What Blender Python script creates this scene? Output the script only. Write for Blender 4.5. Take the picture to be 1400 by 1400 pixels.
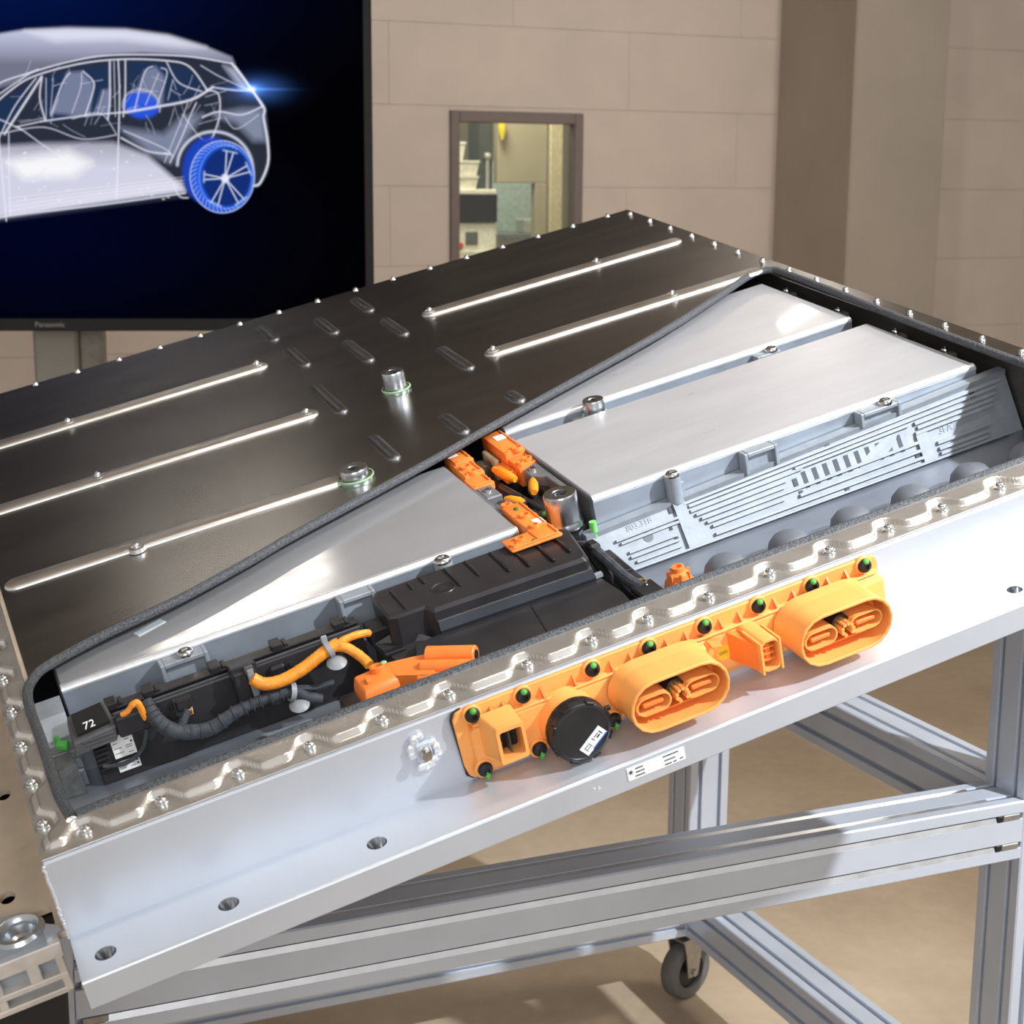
import bpy, bmesh, math, random
import numpy as np
from mathutils import Vector, Matrix

random.seed(7)
for o in list(bpy.data.objects):
    bpy.data.objects.remove(o)
scene = bpy.context.scene
COL = scene.collection

# ------------------------------------------------------------------ camera
# world: X along the stand's front rail, Y away from the lens, Z up, floor at 0
RW = Matrix(((0.9182, -0.3960, 0.0064), (-0.0717, -0.1821, -0.9807), (0.3895, 0.9000, -0.1957)))
cx, cy, cz = RW[0].normalized(), RW[1].normalized(), RW[2].normalized()
cam_d = bpy.data.cameras.new('camera')
cam = bpy.data.objects.new('camera', cam_d)
COL.objects.link(cam)
cam.matrix_world = Matrix(((cx.x, -cy.x, -cz.x, 0), (cx.y, -cy.y, -cz.y, 0), (cx.z, -cy.z, -cz.z, 1.58), (0, 0, 0, 1)))
cam_d.sensor_width = 36
cam_d.lens = 2233.0 / 1400 * 36
cam_d.clip_start = 0.05
cam_d.dof.use_dof = True
cam_d.dof.focus_distance = 1.85
cam_d.dof.aperture_fstop = 13
scene.camera = cam

# ------------------------------------------------------------------ world and exposure
world = bpy.data.worlds.new('hall_light')
scene.world = world
world.use_nodes = True
world.node_tree.nodes['Background'].inputs['Color'].default_value = (1.0, 0.96, 0.92, 1)
world.node_tree.nodes['Background'].inputs['Strength'].default_value = 0.6
scene.view_settings.view_transform = 'Standard'
scene.view_settings.look = 'None'
scene.view_settings.exposure = 0.0
scene.view_settings.gamma = 1.0
scene.view_settings.use_curve_mapping = False


def spot(name, loc, target, energy, size, blend, radius, color=(1, 1, 1)):
    d = bpy.data.lights.new(name, 'SPOT')
    d.energy = energy; d.spot_size = math.radians(size); d.spot_blend = blend
    d.shadow_soft_size = radius; d.color = color
    o = bpy.data.objects.new(name, d); COL.objects.link(o)
    o.location = loc
    o.rotation_euler = (Vector(target) - Vector(loc)).to_track_quat('-Z', 'Y').to_euler()
    return o


def area(name, loc, target, energy, sx, sy, color=(1, 1, 1)):
    d = bpy.data.lights.new(name, 'AREA')
    d.energy = energy; d.shape = 'RECTANGLE'; d.size = sx; d.size_y = sy; d.color = color
    o = bpy.data.objects.new(name, d); COL.objects.link(o)
    o.location = loc
    o.rotation_euler = (Vector(target) - Vector(loc)).to_track_quat('-Z', 'Y').to_euler()
    return o


area('front_fill', (-0.9, -2.2, 2.3), (0.8, 1.6, 0.9), 58, 2.2, 1.6, (0.90, 0.95, 1.0))  # fill light added behind the camera to lift the front side
KEY = Vector((2.35, -0.35, 3.25))
spot('key_spot', KEY, (1.42, 1.50, 1.25), 760, 44, 0.95, 0.04, (0.90, 0.95, 1.0))
spot('wall_wash_left', (2.6, 4.3, 3.3), (2.8, 8.0, 1.7), 245, 105, 0.9, 0.12, (1.0, 0.95, 0.90))
spot('wall_wash_right', (5.2, 3.4, 3.3), (6.3, 8.0, 1.8), 200, 105, 0.9, 0.12, (1.0, 0.95, 0.90))
spot('floor_wash', (3.3, 2.0, 3.3), (2.2, 2.7, 0), 125, 110, 0.9, 0.3, (1.0, 0.92, 0.82))

# ------------------------------------------------------------------ pack frame (u along the front, v to the back, z off the lid)
PACK = Matrix(((0.9655, 0.0089, -0.2604, 0.1934), (-0.0445, 0.9904, -0.1310, 1.3783),
               (0.2567, 0.1380, 0.9566, 1.0248), (0, 0, 0, 1)))


# ------------------------------------------------------------------ materials
def lin(c):
    return tuple(((x / 255) / 12.92) if x / 255 <= 0.04045 else ((x / 255 + 0.055) / 1.055) ** 2.4 for x in c)


MATS = {}


def mat(name, rgb, rough=0.5, metal=0.0, var=0.08, scale=40.0, bump=0.0, bscale=200.0, stretch=(1, 1, 1), rvar=0.06,
        spec=0.5, coat=0.0, aniso=0.0, tint=None):
    if name in MATS: return MATS[name]
    m = bpy.data.materials.new(name); m.use_nodes = True
    nt = m.node_tree; N = nt.nodes; L = nt.links
    b = N['Principled BSDF']
    tc = N.new('ShaderNodeTexCoord')
    mp = N.new('ShaderNodeMapping'); mp.inputs['Scale'].default_value = stretch
    L.new(tc.outputs['Object'], mp.inputs['Vector'])
    nz = N.new('ShaderNodeTexNoise'); nz.inputs['Scale'].default_value = scale; nz.inputs['Detail'].default_value = 4
    L.new(mp.outputs['Vector'], nz.inputs['Vector'])
    c = lin(rgb)
    d = tint or tuple(x * (1 - 2 * var) for x in c)
    e = tuple(min(1, x * (1 + 2 * var)) for x in c)
    cr = N.new('ShaderNodeValToRGB')
    cr.color_ramp.elements[0].position = 0.3; cr.color_ramp.elements[1].position = 0.7
    cr.color_ramp.elements[0].color = (*d, 1); cr.color_ramp.elements[1].color = (*e, 1)
    L.new(nz.outputs['Fac'], cr.inputs['Fac']); L.new(cr.outputs['Color'], b.inputs['Base Color'])
    mr = N.new('ShaderNodeMapRange')
    mr.inputs['To Min'].default_value = max(0.02, rough - rvar); mr.inputs['To Max'].default_value = min(1, rough + rvar)
    L.new(nz.outputs['Fac'], mr.inputs['Value']); L.new(mr.outputs['Result'], b.inputs['Roughness'])
    b.inputs['Metallic'].default_value = metal
    b.inputs['Specular IOR Level'].default_value = spec
    b.inputs['Coat Weight'].default_value = coat; b.inputs['Coat Roughness'].default_value = 0.05
    b.inputs['Anisotropic'].default_value = aniso
    if bump > 0:
        n2 = N.new('ShaderNodeTexNoise'); n2.inputs['Scale'].default_value = bscale; n2.inputs['Detail'].default_value = 3
        L.new(mp.outputs['Vector'], n2.inputs['Vector'])
        bp = N.new('ShaderNodeBump'); bp.inputs['Strength'].default_value = bump; bp.inputs['Distance'].default_value = 0.002
        L.new(n2.outputs['Fac'], bp.inputs['Height']); L.new(bp.outputs['Normal'], b.inputs['Normal'])
    MATS[name] = m
    return m


def glow(name, rgb, strength):
    if name in MATS: return MATS[name]
    m = bpy.data.materials.new(name); m.use_nodes = True
    b = m.node_tree.nodes['Principled BSDF']
    b.inputs['Base Color'].default_value = (0.02, 0.02, 0.02, 1)
    b.inputs['Emission Color'].default_value = (*lin(rgb), 1)
    b.inputs['Emission Strength'].default_value = strength
    MATS[name] = m
    return m


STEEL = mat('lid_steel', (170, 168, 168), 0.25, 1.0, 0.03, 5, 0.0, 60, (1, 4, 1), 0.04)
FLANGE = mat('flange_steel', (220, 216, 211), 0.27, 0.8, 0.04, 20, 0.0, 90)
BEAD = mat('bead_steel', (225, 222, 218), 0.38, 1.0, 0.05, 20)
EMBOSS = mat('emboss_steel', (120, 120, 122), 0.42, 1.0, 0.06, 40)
ALU = mat('housing_aluminium', (206, 211, 220), 0.40, 0.45, 0.03, 6, 0.02, 140, (1, 1, 1), 0.05)
ALU_EDGE = mat('bright_aluminium', (232, 235, 240), 0.32, 0.6, 0.04, 80)
PLATE = mat('left_plate_aluminium', (226, 210, 190), 0.36, 0.45, 0.07, 14, 0.03, 70)
MODTOP = mat('module_aluminium', (208, 207, 211), 0.30, 0.42, 0.03, 7, 0.0, 90, (1, 5, 1), 0.07, coat=0.35)
MODSIDE = mat('module_side_aluminium', (172, 180, 191), 0.36, 0.55, 0.06, 18, 0.03, 120)
CAST = mat('cast_aluminium', (160, 167, 175), 0.5, 0.35, 0.05, 60, 0.12, 260)
CASTR = mat('ribbed_cast_aluminium', (146, 152, 159), 0.55, 0.3, 0.05, 60, 0.08, 260)
TRAY = mat('tray_aluminium', (160, 166, 178), 0.36, 0.7, 0.06, 12)
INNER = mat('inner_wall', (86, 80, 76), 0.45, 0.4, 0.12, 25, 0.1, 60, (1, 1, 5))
DOME = mat('grey_plug', (104, 108, 116), 0.5, 0.2, 0.06, 30)
BOLT = mat('bolt_steel', (200, 200, 200), 0.2, 1.0, 0.04, 200)
BOLT_D = mat('recess_steel', (64, 64, 66), 0.45, 0.8, 0.05, 200)
ZINC = mat('zinc_steel', (192, 196, 200), 0.26, 1.0, 0.06, 60)
CORD = mat('woven_rubber', (78, 80, 84), 0.6, 0.0, 0.30, 420, 1.0, 420)
RUBBER = mat('smooth_rubber', (50, 50, 54), 0.6, 0.0, 0.1, 80)
ORANGE = mat('orange_plastic', (252, 172, 92), 0.42, 0.0, 0.03, 30, 0.03, 300)
ORANGE_D = mat('orange_plastic_deep', (246, 134, 58), 0.4, 0.0, 0.04, 30, 0.03, 300)
ORANGE_T = mat('orange_tape', (255, 152, 46), 0.45, 0.0, 0.08, 140, 0.5, 160)
BLACK = mat('black_plastic', (36, 35, 38), 0.36, 0.0, 0.12, 30, 0.05, 250)
BLACK2 = mat('satin_black_plastic', (45, 43, 45), 0.30, 0.0, 0.12, 20, 0.05, 250)
BLACK3 = mat('deep_black_plastic', (20, 19, 21), 0.5, 0.0, 0.15, 60)
GREYP = mat('grey_plastic', (78, 78, 80), 0.45, 0.0, 0.08, 40)
TAPE = mat('black_tape', (58, 62, 68), 0.7, 0.0, 0.2, 120, 0.6, 140)
MODTOP3 = mat('glossy_module_aluminium', (196, 196, 200), 0.12, 0.55, 0.03, 7, 0.5, 4, (1, 2, 1), 0.03)
WEB = mat('mount_web_cast', (204, 196, 188), 0.5, 0.3, 0.05, 60, 0.1, 200)
CLIPG = mat('clip_grey', (150, 154, 158), 0.45, 0.0, 0.05, 60)
GREEN = mat('green_paint', (84, 176, 74), 0.5, 0.0, 0.1, 200)
WHITE = mat('label_white', (236, 238, 238), 0.5, 0.0, 0.02, 100)
INK = mat('label_ink', (52, 54, 58), 0.6)
INK_B = mat('label_blue', (44, 84, 176), 0.5)
YELLOW = mat('sticker_yellow', (250, 208, 40), 0.5, 0.0, 0.03, 100)
STRIP = mat('slot_glint_metal', (236, 238, 242), 0.30, 1.0, 0.03, 40)  # bright metal for the highlight strips added in the rail slots
HOLE = mat('hole_metal', (150, 152, 155), 0.25, 1.0, 0.05, 60)
PROFILE = mat('anodised_profile', (198, 204, 215), 0.34, 0.35, 0.03, 8, 0.02, 200, (1, 1, 1), 0.04)
SLOT = mat('profile_slot', (120, 120, 124), 0.4, 0.6, 0.05, 20)
TYRE = mat('caster_tyre', (98, 96, 94), 0.6, 0.0, 0.08, 40)
HUB = mat('caster_hub', (30, 27, 27), 0.5)
GALV = mat('galvanised', (168, 164, 156), 0.38, 0.8, 0.08, 60)
DARK = mat('dark_powdercoat', (22, 20, 22), 0.5, 0.0, 0.1, 30)
COPPER = mat('copper', (226, 160, 110), 0.35, 0.9)
BRASS = mat('brass', (206, 170, 70), 0.35, 0.9)
WALL = mat('painted_block', (196, 181, 168), 0.85, 0.0, 0.03, 3, 0.15, 60)
PILLAR = mat('pillar_concrete', (158, 146, 132), 0.8, 0.0, 0.03, 2, 0.1, 50)
MORTAR = mat('wall_mortar', (184, 170, 158), 0.9, 0.0, 0.05, 30)
CEILP = mat('pale_ceiling', (196, 187, 175), 0.8, 0.0, 0.02, 2)
CEIL = mat('dark_ceiling', (58, 60, 66), 0.8, 0.0, 0.1, 2)
FRAME = mat('window_frame', (112, 99, 92), 0.55, 0.0, 0.03, 20)
TVBLK = mat('tv_bezel', (13, 11, 12), 0.6, 0.0, 0.1, 20)
GREYM = mat('tv_pillar_grey', (150, 144, 134), 0.45, 0.3, 0.03, 10)


def floor_mat():
    m = bpy.data.materials.new('concrete_floor'); m.use_nodes = True
    nt = m.node_tree; N = nt.nodes; L = nt.links; b = N['Principled BSDF']
    tc = N.new('ShaderNodeTexCoord')
    n1 = N.new('ShaderNodeTexNoise'); n1.inputs['Scale'].default_value = 2.2; n1.inputs['Detail'].default_value = 8
    n1.inputs['Roughness'].default_value = 0.6
    n2 = N.new('ShaderNodeTexNoise'); n2.inputs['Scale'].default_value = 26; n2.inputs['Detail'].default_value = 5
    L.new(tc.outputs['Object'], n1.inputs['Vector']); L.new(tc.outputs['Object'], n2.inputs['Vector'])
    mx = N.new('ShaderNodeMath'); mx.operation = 'MULTIPLY_ADD'; mx.inputs[1].default_value = 0.35
    L.new(n2.outputs['Fac'], mx.inputs[0]); L.new(n1.outputs['Fac'], mx.inputs[2])
    cr = N.new('ShaderNodeValToRGB')
    cr.color_ramp.elements[0].position = 0.45; cr.color_ramp.elements[0].color = (*lin((170, 150, 127)), 1)
    cr.color_ramp.elements[1].position = 0.92; cr.color_ramp.elements[1].color = (*lin((200, 181, 156)), 1)
    L.new(mx.outputs[0], cr.inputs['Fac']); L.new(cr.outputs['Color'], b.inputs['Base Color'])
    b.inputs['Roughness'].default_value = 0.45
    return m


FLOOR = floor_mat()


def glass_mat():
    m = bpy.data.materials.new('window_glass'); m.use_nodes = True
    nt = m.node_tree; N = nt.nodes; L = nt.links
    N.remove(N['Principled BSDF'])
    t = N.new('ShaderNodeBsdfTransparent'); t.inputs['Color'].default_value = (0.93, 0.96, 0.93, 1)
    g = N.new('ShaderNodeBsdfGlossy'); g.inputs['Roughness'].default_value = 0.02
    x = N.new('ShaderNodeMixShader'); x.inputs['Fac'].default_value = 0.05
    L.new(t.outputs[0], x.inputs[1]); L.new(g.outputs[0], x.inputs[2])
    L.new(x.outputs[0], N['Material Output'].inputs['Surface'])
    return m


GLASS = glass_mat()


# ------------------------------------------------------------------ mesh helpers
def NB(): return bmesh.new()


def box(bm, c, s, bev=0.0, rot=None, seg=1):
    r = bmesh.ops.create_cube(bm, size=1.0)
    vs = r['verts']
    for v in vs: v.co = Vector((v.co.x * s[0], v.co.y * s[1], v.co.z * s[2]))
    if bev > 0:
        es = list({e for v in vs for e in v.link_edges})
        rr = bmesh.ops.bevel(bm, geom=es, offset=bev, segments=seg, profile=0.5, affect='EDGES')
        vs = list({v for f in rr['faces'] for v in f.verts} | {v for v in vs if v.is_valid})
    M = Matrix.Translation(c) @ (rot.to_4x4() if rot else Matrix())
    for v in vs: v.co = M @ v.co
    return vs


def bx(bm, x0, x1, y0, y1, z0, z1, bev=0.0, seg=1):
    return box(bm, ((x0 + x1) / 2, (y0 + y1) / 2, (z0 + z1) / 2), (x1 - x0, y1 - y0, z1 - z0), bev, None, seg)


def prism(bm, pts, ax, a, b, bev=0.0):
    """polygon in the two other axes (in x,y,z order) pushed along axis ax from a to b"""
    def P(p, t):
        return {'x': (t, p[0], p[1]), 'y': (p[0], t, p[1]), 'z': (p[0], p[1], t)}[ax]
    va = [bm.verts.new(P(p, a)) for p in pts]; vb = [bm.verts.new(P(p, b)) for p in pts]
    fs = [bm.faces.new(va), bm.faces.new(vb[::-1])]
    n = len(pts)
    for i in range(n): fs.append(bm.faces.new((va[i], vb[i], vb[(i + 1) % n], va[(i + 1) % n])))
    bmesh.ops.recalc_face_normals(bm, faces=fs)
    if bev > 0:
        bmesh.ops.bevel(bm, geom=list({e for f in fs for e in f.edges}), offset=bev, segments=1, profile=0.5, affect='EDGES')
    return fs


def basis(d):
    d = Vector(d).normalized()
    u = d.orthogonal().normalized(); return u, d.cross(u), d


def cyl(bm, p0, p1, r, n=16, r2=None, bev=0.0):
    p0, p1 = Vector(p0), Vector(p1); u, w, d = basis(p1 - p0)
    r2 = r if r2 is None else r2
    ring = lambda p, rr: [bm.verts.new(p + u * (rr * math.cos(2 * math.pi * i / n)) + w * (rr * math.sin(2 * math.pi * i / n))) for i in range(n)]
    if bev > 0:
        rings = [ring(p0, r), ring(p1 - d * bev, r2), ring(p1, r2 - bev)]
    else:
        rings = [ring(p0, r), ring(p1, r2)]
    for a, b in zip(rings, rings[1:]):
        for i in range(n): bm.faces.new((a[i], a[(i + 1) % n], b[(i + 1) % n], b[i]))
    bm.faces.new(rings[0][::-1]); bm.faces.new(rings[-1])


def lathe(bm, prof, o, d, n=20, cap=True):
    """prof: list of (radius, height along d)"""
    o = Vector(o); u, w, d = basis(d); rings = []
    for r, h in prof:
        rings.append([bm.verts.new(o + d * h + (u * math.cos(2 * math.pi * i / n) + w * math.sin(2 * math.pi * i / n)) * max(r, 1e-5)) for i in range(n)])
    for a, b in zip(rings, rings[1:]):
        for i in range(n): bm.faces.new((a[i], a[(i + 1) % n], b[(i + 1) % n], b[i]))
    if cap:
        bm.faces.new(rings[0][::-1]); bm.faces.new(rings[-1])


def smooth_path(pts, k=6):
    P = [Vector(p) for p in pts]; out = []
    for i in range(len(P) - 1):
        a, b, c, d = P[max(i - 1, 0)], P[i], P[i + 1], P[min(i + 2, len(P) - 1)]
        for j in range(k):
            t = j / k
            out.append(0.5 * ((2 * b) + (c - a) * t + (2 * a - 5 * b + 4 * c - d) * t * t + (3 * b - a - 3 * c + d) * t ** 3))
    out.append(P[-1]); return out


def tube(bm, pts, r, n=10, closed=False, wob=0.0):
    P = [Vector(p) for p in pts]; m = len(P); rings = []
    prev = None
    for i in range(m):
        t = (P[(i + 1) % m] - P[i - 1]) if closed else (P[min(i + 1, m - 1)] - P[max(i - 1, 0)])
        t.normalize()
        if prev is None: u = t.orthogonal().normalized()
        else:
            u = prev - t * prev.dot(t); u.normalize()
        prev = u; w = t.cross(u)
        rr = r[i] if isinstance(r, (list, tuple)) else r
        rr *= 1 + (wob * random.uniform(-1, 1) if wob else 0)
        rings.append([bm.verts.new(P[i] + (u * math.cos(2 * math.pi * k / n) + w * math.sin(2 * math.pi * k / n)) * rr) for k in range(n)])
    pairs = list(zip(rings, rings[1:])) + ([(rings[-1], rings[0])] if closed else [])
    for a, b in pairs:
        for k in range(n): bm.faces.new((a[k], a[(k + 1) % n], b[(k + 1) % n], b[k]))
    if not closed:
        bm.faces.new(rings[0][::-1]); bm.faces.new(rings[-1])


def ball(bm, c, r, s=(1, 1, 1), u=12, v=8):
    g = bmesh.ops.create_uvsphere(bm, u_segments=u, v_segments=v, radius=r)
    for x in g['verts']: x.co = Vector((x.co.x * s[0], x.co.y * s[1], x.co.z * s[2])) + Vector(c)


def stadium(cx_, cz_, hl, hh, n=8):
    pts = []
    for k in range(n + 1):
        a = -math.pi / 2 + math.pi * k / n
        pts.append((cx_ + (hl - hh) + hh * math.cos(a), cz_ + hh * math.sin(a)))
    for k in range(n + 1):
        a = math.pi / 2 + math.pi * k / n
        pts.append((cx_ - (hl - hh) + hh * math.cos(a), cz_ + hh * math.sin(a)))
    return pts


def rrect(cx_, cz_, hw, hh, r, n=4):
    pts = []
    for sx, sz, a0 in ((1, -1, -math.pi / 2), (1, 1, 0), (-1, 1, math.pi / 2), (-1, -1, math.pi)):
        for k in range(n + 1):
            a = a0 + math.pi / 2 * k / n
            pts.append((cx_ + sx * (hw - r) + r * math.cos(a), cz_ + sz * (hh - r) + r * math.sin(a)))
    return pts


def shell(bm, outer, inner, v0, v1, vin, floor=True):
    """open tube pushed along -y: outer/inner outlines (x,z) from v0 (root) to v1 (mouth), inside floor at vin"""
    n = len(outer)
    R = [[bm.verts.new((p[0], v, p[1])) for p in ps] for ps, v in ((outer, v0), (outer, v1), (inner, v1), (inner, vin))]
    fs = []
    for a, b in zip(R, R[1:]):
        for i in range(n): fs.append(bm.faces.new((a[i], a[(i + 1) % n], b[(i + 1) % n], b[i])))
    if floor: fs.append(bm.faces.new(R[-1]))
    bmesh.ops.recalc_face_normals(bm, faces=fs)


def loft(bm, loops, cap=True):
    R = [[bm.verts.new(p) for p in lp] for lp in loops]; n = len(loops[0]); fs = []
    for a, b in zip(R, R[1:]):
        for i in range(n): fs.append(bm.faces.new((a[i], a[(i + 1) % n], b[(i + 1) % n], b[i])))
    if cap: fs += [bm.faces.new(R[0][::-1]), bm.faces.new(R[-1])]
    bmesh.ops.recalc_face_normals(bm, faces=fs)


def plate(outline, holes, z0, z1, M=None):
    """flat plate with real holes (outline and circular or polygon holes), via a filled 2-D curve"""
    cu = bpy.data.curves.new('plate', 'CURVE'); cu.dimensions = '2D'; cu.fill_mode = 'BOTH'; cu.extrude = abs(z1 - z0) / 2
    for pts in [outline] + holes:
        sp = cu.splines.new('POLY'); sp.points.add(len(pts) - 1); sp.use_cyclic_u = True
        for p, q in zip(sp.points, pts): p.co = (q[0], q[1], 0, 1)
    ob = bpy.data.objects.new('plate', cu); COL.objects.link(ob)
    dg = bpy.context.evaluated_depsgraph_get()
    me = bpy.data.meshes.new_from_object(ob.evaluated_get(dg))
    bpy.data.objects.remove(ob); bpy.data.curves.remove(cu)
    bm = NB(); bm.from_mesh(me); bpy.data.meshes.remove(me)
    T = Matrix.Translation((0, 0, (z0 + z1) / 2))
    if M: T = M @ T
    bm.transform(T)
    return bm


def circle(c, r, n=20): return [(c[0] + r * math.cos(2 * math.pi * k / n), c[1] + r * math.sin(2 * math.pi * k / n)) for k in range(n)]


def text_bm(s, size, depth, M):
    cu = bpy.data.curves.new('writing', 'FONT'); cu.body = s; cu.size = size; cu.extrude = depth
    cu.align_x = 'CENTER'; cu.align_y = 'CENTER'; cu.resolution_u = 3
    ob = bpy.data.objects.new('writing', cu); COL.objects.link(ob)
    dg = bpy.context.evaluated_depsgraph_get()
    me = bpy.data.meshes.new_from_object(ob.evaluated_get(dg))
    bpy.data.objects.remove(ob); bpy.data.curves.remove(cu)
    bm = NB(); bm.from_mesh(me); bpy.data.meshes.remove(me); bm.transform(M)
    return bm


# ------------------------------------------------------------------ objects
def tag(o, label, cat, group=None):
    o['label'] = label; o['category'] = cat
    if group: o['group'] = group
    return o


ORG = {}


def thing(name, label, cat, org=(0, 0, 0), pack=True, group=None, rotz=0.0):
    o = bpy.data.objects.new(name, None); COL.objects.link(o)
    o.empty_display_size = 0.05
    o.matrix_world = (PACK if pack else Matrix()) @ Matrix.Translation(org) @ Matrix.Rotation(rotz, 4, 'Z')
    ORG[o] = Vector(org) if not rotz else Vector((0, 0, 0))
    ORG[o.name] = ORG[o]
    tag(o, label, cat, group)
    return o


def put(name, bm, m, parent=None, smooth=False, label=None, root=None, sharp=35):
    me = bpy.data.meshes.new(name)
    if parent is not None:
        rt = parent
        while rt.parent: rt = rt.parent
        bm.transform(Matrix.Translation(-ORG.get(rt.name, Vector((0, 0, 0)))))
    bm.to_mesh(me); bm.free()
    me.materials.append(m)
    if smooth:
        for p in me.polygons: p.use_smooth = True
        me.set_sharp_from_angle(angle=math.radians(sharp))
    o = bpy.data.objects.new(name, me); COL.objects.link(o)
    if parent is not None: o.parent = parent
    if label: o['label'] = label
    return o


def clone(o, parent, offset):
    """same mesh again at an offset (pack or local units), under parent"""
    c = o.copy(); COL.objects.link(c); c.parent = parent
    c.location = Vector(o.location) + Vector(offset)
    for ch in o.children:
        d = ch.copy(); COL.objects.link(d); d.parent = c
    return c


def struct(name, bm, m, smooth=False):
    o = put(name, bm, m, None, smooth); o['kind'] = 'structure'; return o

# ================================================================== setting
bm = NB(); bx(bm, -4, 9.5, -1.5, 14, -0.1, 0); struct('floor', bm, FLOOR)
bm = NB(); bx(bm, -4, 9.5, 5.2, 14, 3.45, 3.55); struct('ceiling', bm, CEIL)
bm = NB(); bx(bm, -4, 9.5, 0.6, 5.2, 3.42, 3.55); struct('ceiling_front', bm, CEILP)
# rear wall: mortar core with a window opening, block courses standing proud of the joints
WX0, WX1, WZ0, WZ1 = 3.1, 3.85, 0.95, 1.957
bm = NB()
bx(bm, -4, WX0, 8.012, 8.06, 0, 3.45); bx(bm, WX1, 9.5, 8.012, 8.06, 0, 3.45)
bx(bm, WX0, WX1, 8.012, 8.06, 0, WZ0); bx(bm, WX0, WX1, 8.012, 8.06, WZ1, 3.45)
wall = struct('wall_back', bm, MORTAR)
BH, BL, J = 0.403, 1.35, 0.0011


def block(x0, x1, z0, z1):
    b = NB(); bx(b, x0 + J / 2, x1 - J / 2, 8.0, 8.03, z0 + J / 2, z1 - J / 2, 0.0012)
    put('block', b, WALL, wall)


row = 0
z = -0.035
while z < 3.4:
    x = -0.6 - (BL / 2 if row % 2 else 0)
    while x < 8.6:
        x0, x1, z0, z1 = x, x + BL, max(z, 0), min(z + BH, 3.45)
        if 4.98 < x0 and x1 < 5.7: pass
        elif x1 <= WX0 or x0 >= WX1 or z1 <= WZ0 or z0 >= WZ1:
            block(x0, x1, z0, z1)
        else:
            if x0 < WX0 - 0.02: block(x0, WX0, z0, z1)
            if x1 > WX1 + 0.02: block(WX1, x1, z0, z1)
            a, b_ = max(x0, WX0), min(x1, WX1)
            if b_ - a > 0.02:
                if z1 > WZ1 + 0.02 and z0 < WZ1: block(a, b_, WZ1, z1)
                if z0 < WZ0 - 0.02 and z1 > WZ0: block(a, b_, z0, WZ0)
        x += BL
    z += BH; row += 1
bm = NB(); bx(bm, 5.06, 5.645, 7.28, 8.012, 0, 3.45, 0.012); struct('trim_1', bm, PILLAR)
# window between the halls
win = struct('window_1', (lambda b: (bx(b, WX0, WX0 + 0.048, 7.975, 8.05, WZ0, WZ1, 0.004),
                                     bx(b, WX1 - 0.050, WX1, 7.975, 8.05, WZ0, WZ1, 0.004),
                                     bx(b, WX0 + .048, WX1 - .050, 7.975, 8.05, WZ1 - .056, WZ1, 0.004),
                                     bx(b, WX0 + .048, WX1 - .050, 7.975, 8.05, WZ0, WZ0 + .06, 0.004), b)[-1])(NB()), FRAME)
bm = NB(); bx(bm, WX0 + .045, WX1 - .047, 8.02, 8.026, WZ0 + .055, WZ1 - .053); put('pane', bm, GLASS, win)

# ================================================================== room beyond the window
OLIVE = mat('olive_panel', (164, 154, 128), 0.7, 0, 0.03, 4)
bm = NB(); bx(bm, 2.6, 8, 12.9, 13.0, 0, 3.45); struct('wall_rear_hall', bm, OLIVE)
CREAM = mat('cream_enamel', (226, 222, 204), 0.45)
SLATE = mat('slate_enamel', (96, 98, 92), 0.5)
t = thing('partition_panel', 'tall olive partition panel with a square opening behind the window', 'partition', (4.2, 9.6, 0), False)
bm = NB(); bx(bm, 4.02, 4.36, 9.55, 9.62, 1.6, 2.6, 0.004); put('upper_panel', bm, OLIVE, t)
bm = NB(); bx(bm, 4.28, 4.36, 9.55, 9.62, 0.0, 1.597, 0.004); put('side_panel', bm, OLIVE, t)
bm = NB(); bx(bm, 4.372, 4.46, 9.53, 9.62, 0.0, 2.6, 0.006); put('end_post', bm, mat('olive_pale', (196, 184, 148), 0.6), t)
bm = NB(); bx(bm, 4.02, 4.28, 9.55, 9.62, 0.0, 1.18, 0.004); put('lower_panel', bm, SLATE, t)
t = thing('machine_column', 'dark grey machine column standing left of the olive partition panel', 'column', (3.95, 9.7, 0), False)
bm = NB(); bx(bm, 3.92, 4.01, 9.6, 9.8, 0, 2.6, 0.01); put('column_body', bm, mat('column_green', (62, 66, 60), 0.5), t)
for xx in (3.70, 3.79, 3.86):
    bm = NB(); cyl(bm, (xx, 9.85, 0), (xx, 9.85, 2.6), 0.022 if xx < 3.8 else 0.016, 12); put('pipe', bm, mat('pale_pipe', (168, 168, 158), 0.4, 0.3), t, True)
bm = NB(); cyl(bm, (3.965, 9.58, 1.15), (3.965, 9.58, 1.75), 0.012, 8); ball(bm, (3.965, 9.58, 1.76), 0.025); put('hose', bm, mat('pale_pipe', (168, 168, 158)), t, True)
bm = NB(); lathe(bm, [(0.03, 0), (0.024, 0.06), (0.008, 0.11)], (4.03, 9.5, 1.97), (0, 0, -1), 12)
tag(put('warning_cone', bm, mat('lamp_yellow', (240, 214, 60), 0.5), None, True), 'small yellow cone hanging at the top of the window view', 'marker')
t = thing('machine_cabinet', 'cream machine cabinet with black monitor seen low in the window', 'machine', (3.8, 9.45, 0), False)
bm = NB(); bx(bm, 3.62, 3.955, 9.4, 9.7, 1.09, 1.36, 0.01); put('housing', bm, CREAM, t)
bm = NB(); bx(bm, 3.62, 3.96, 9.42, 9.66, 1.525, 1.56, 0.006); put('top_shelf', bm, CREAM, t)
bm = NB(); bx(bm, 3.62, 3.66, 9.44, 9.66, 1.36, 1.53, 0.006); put('side_wall', bm, CREAM, t)
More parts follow.
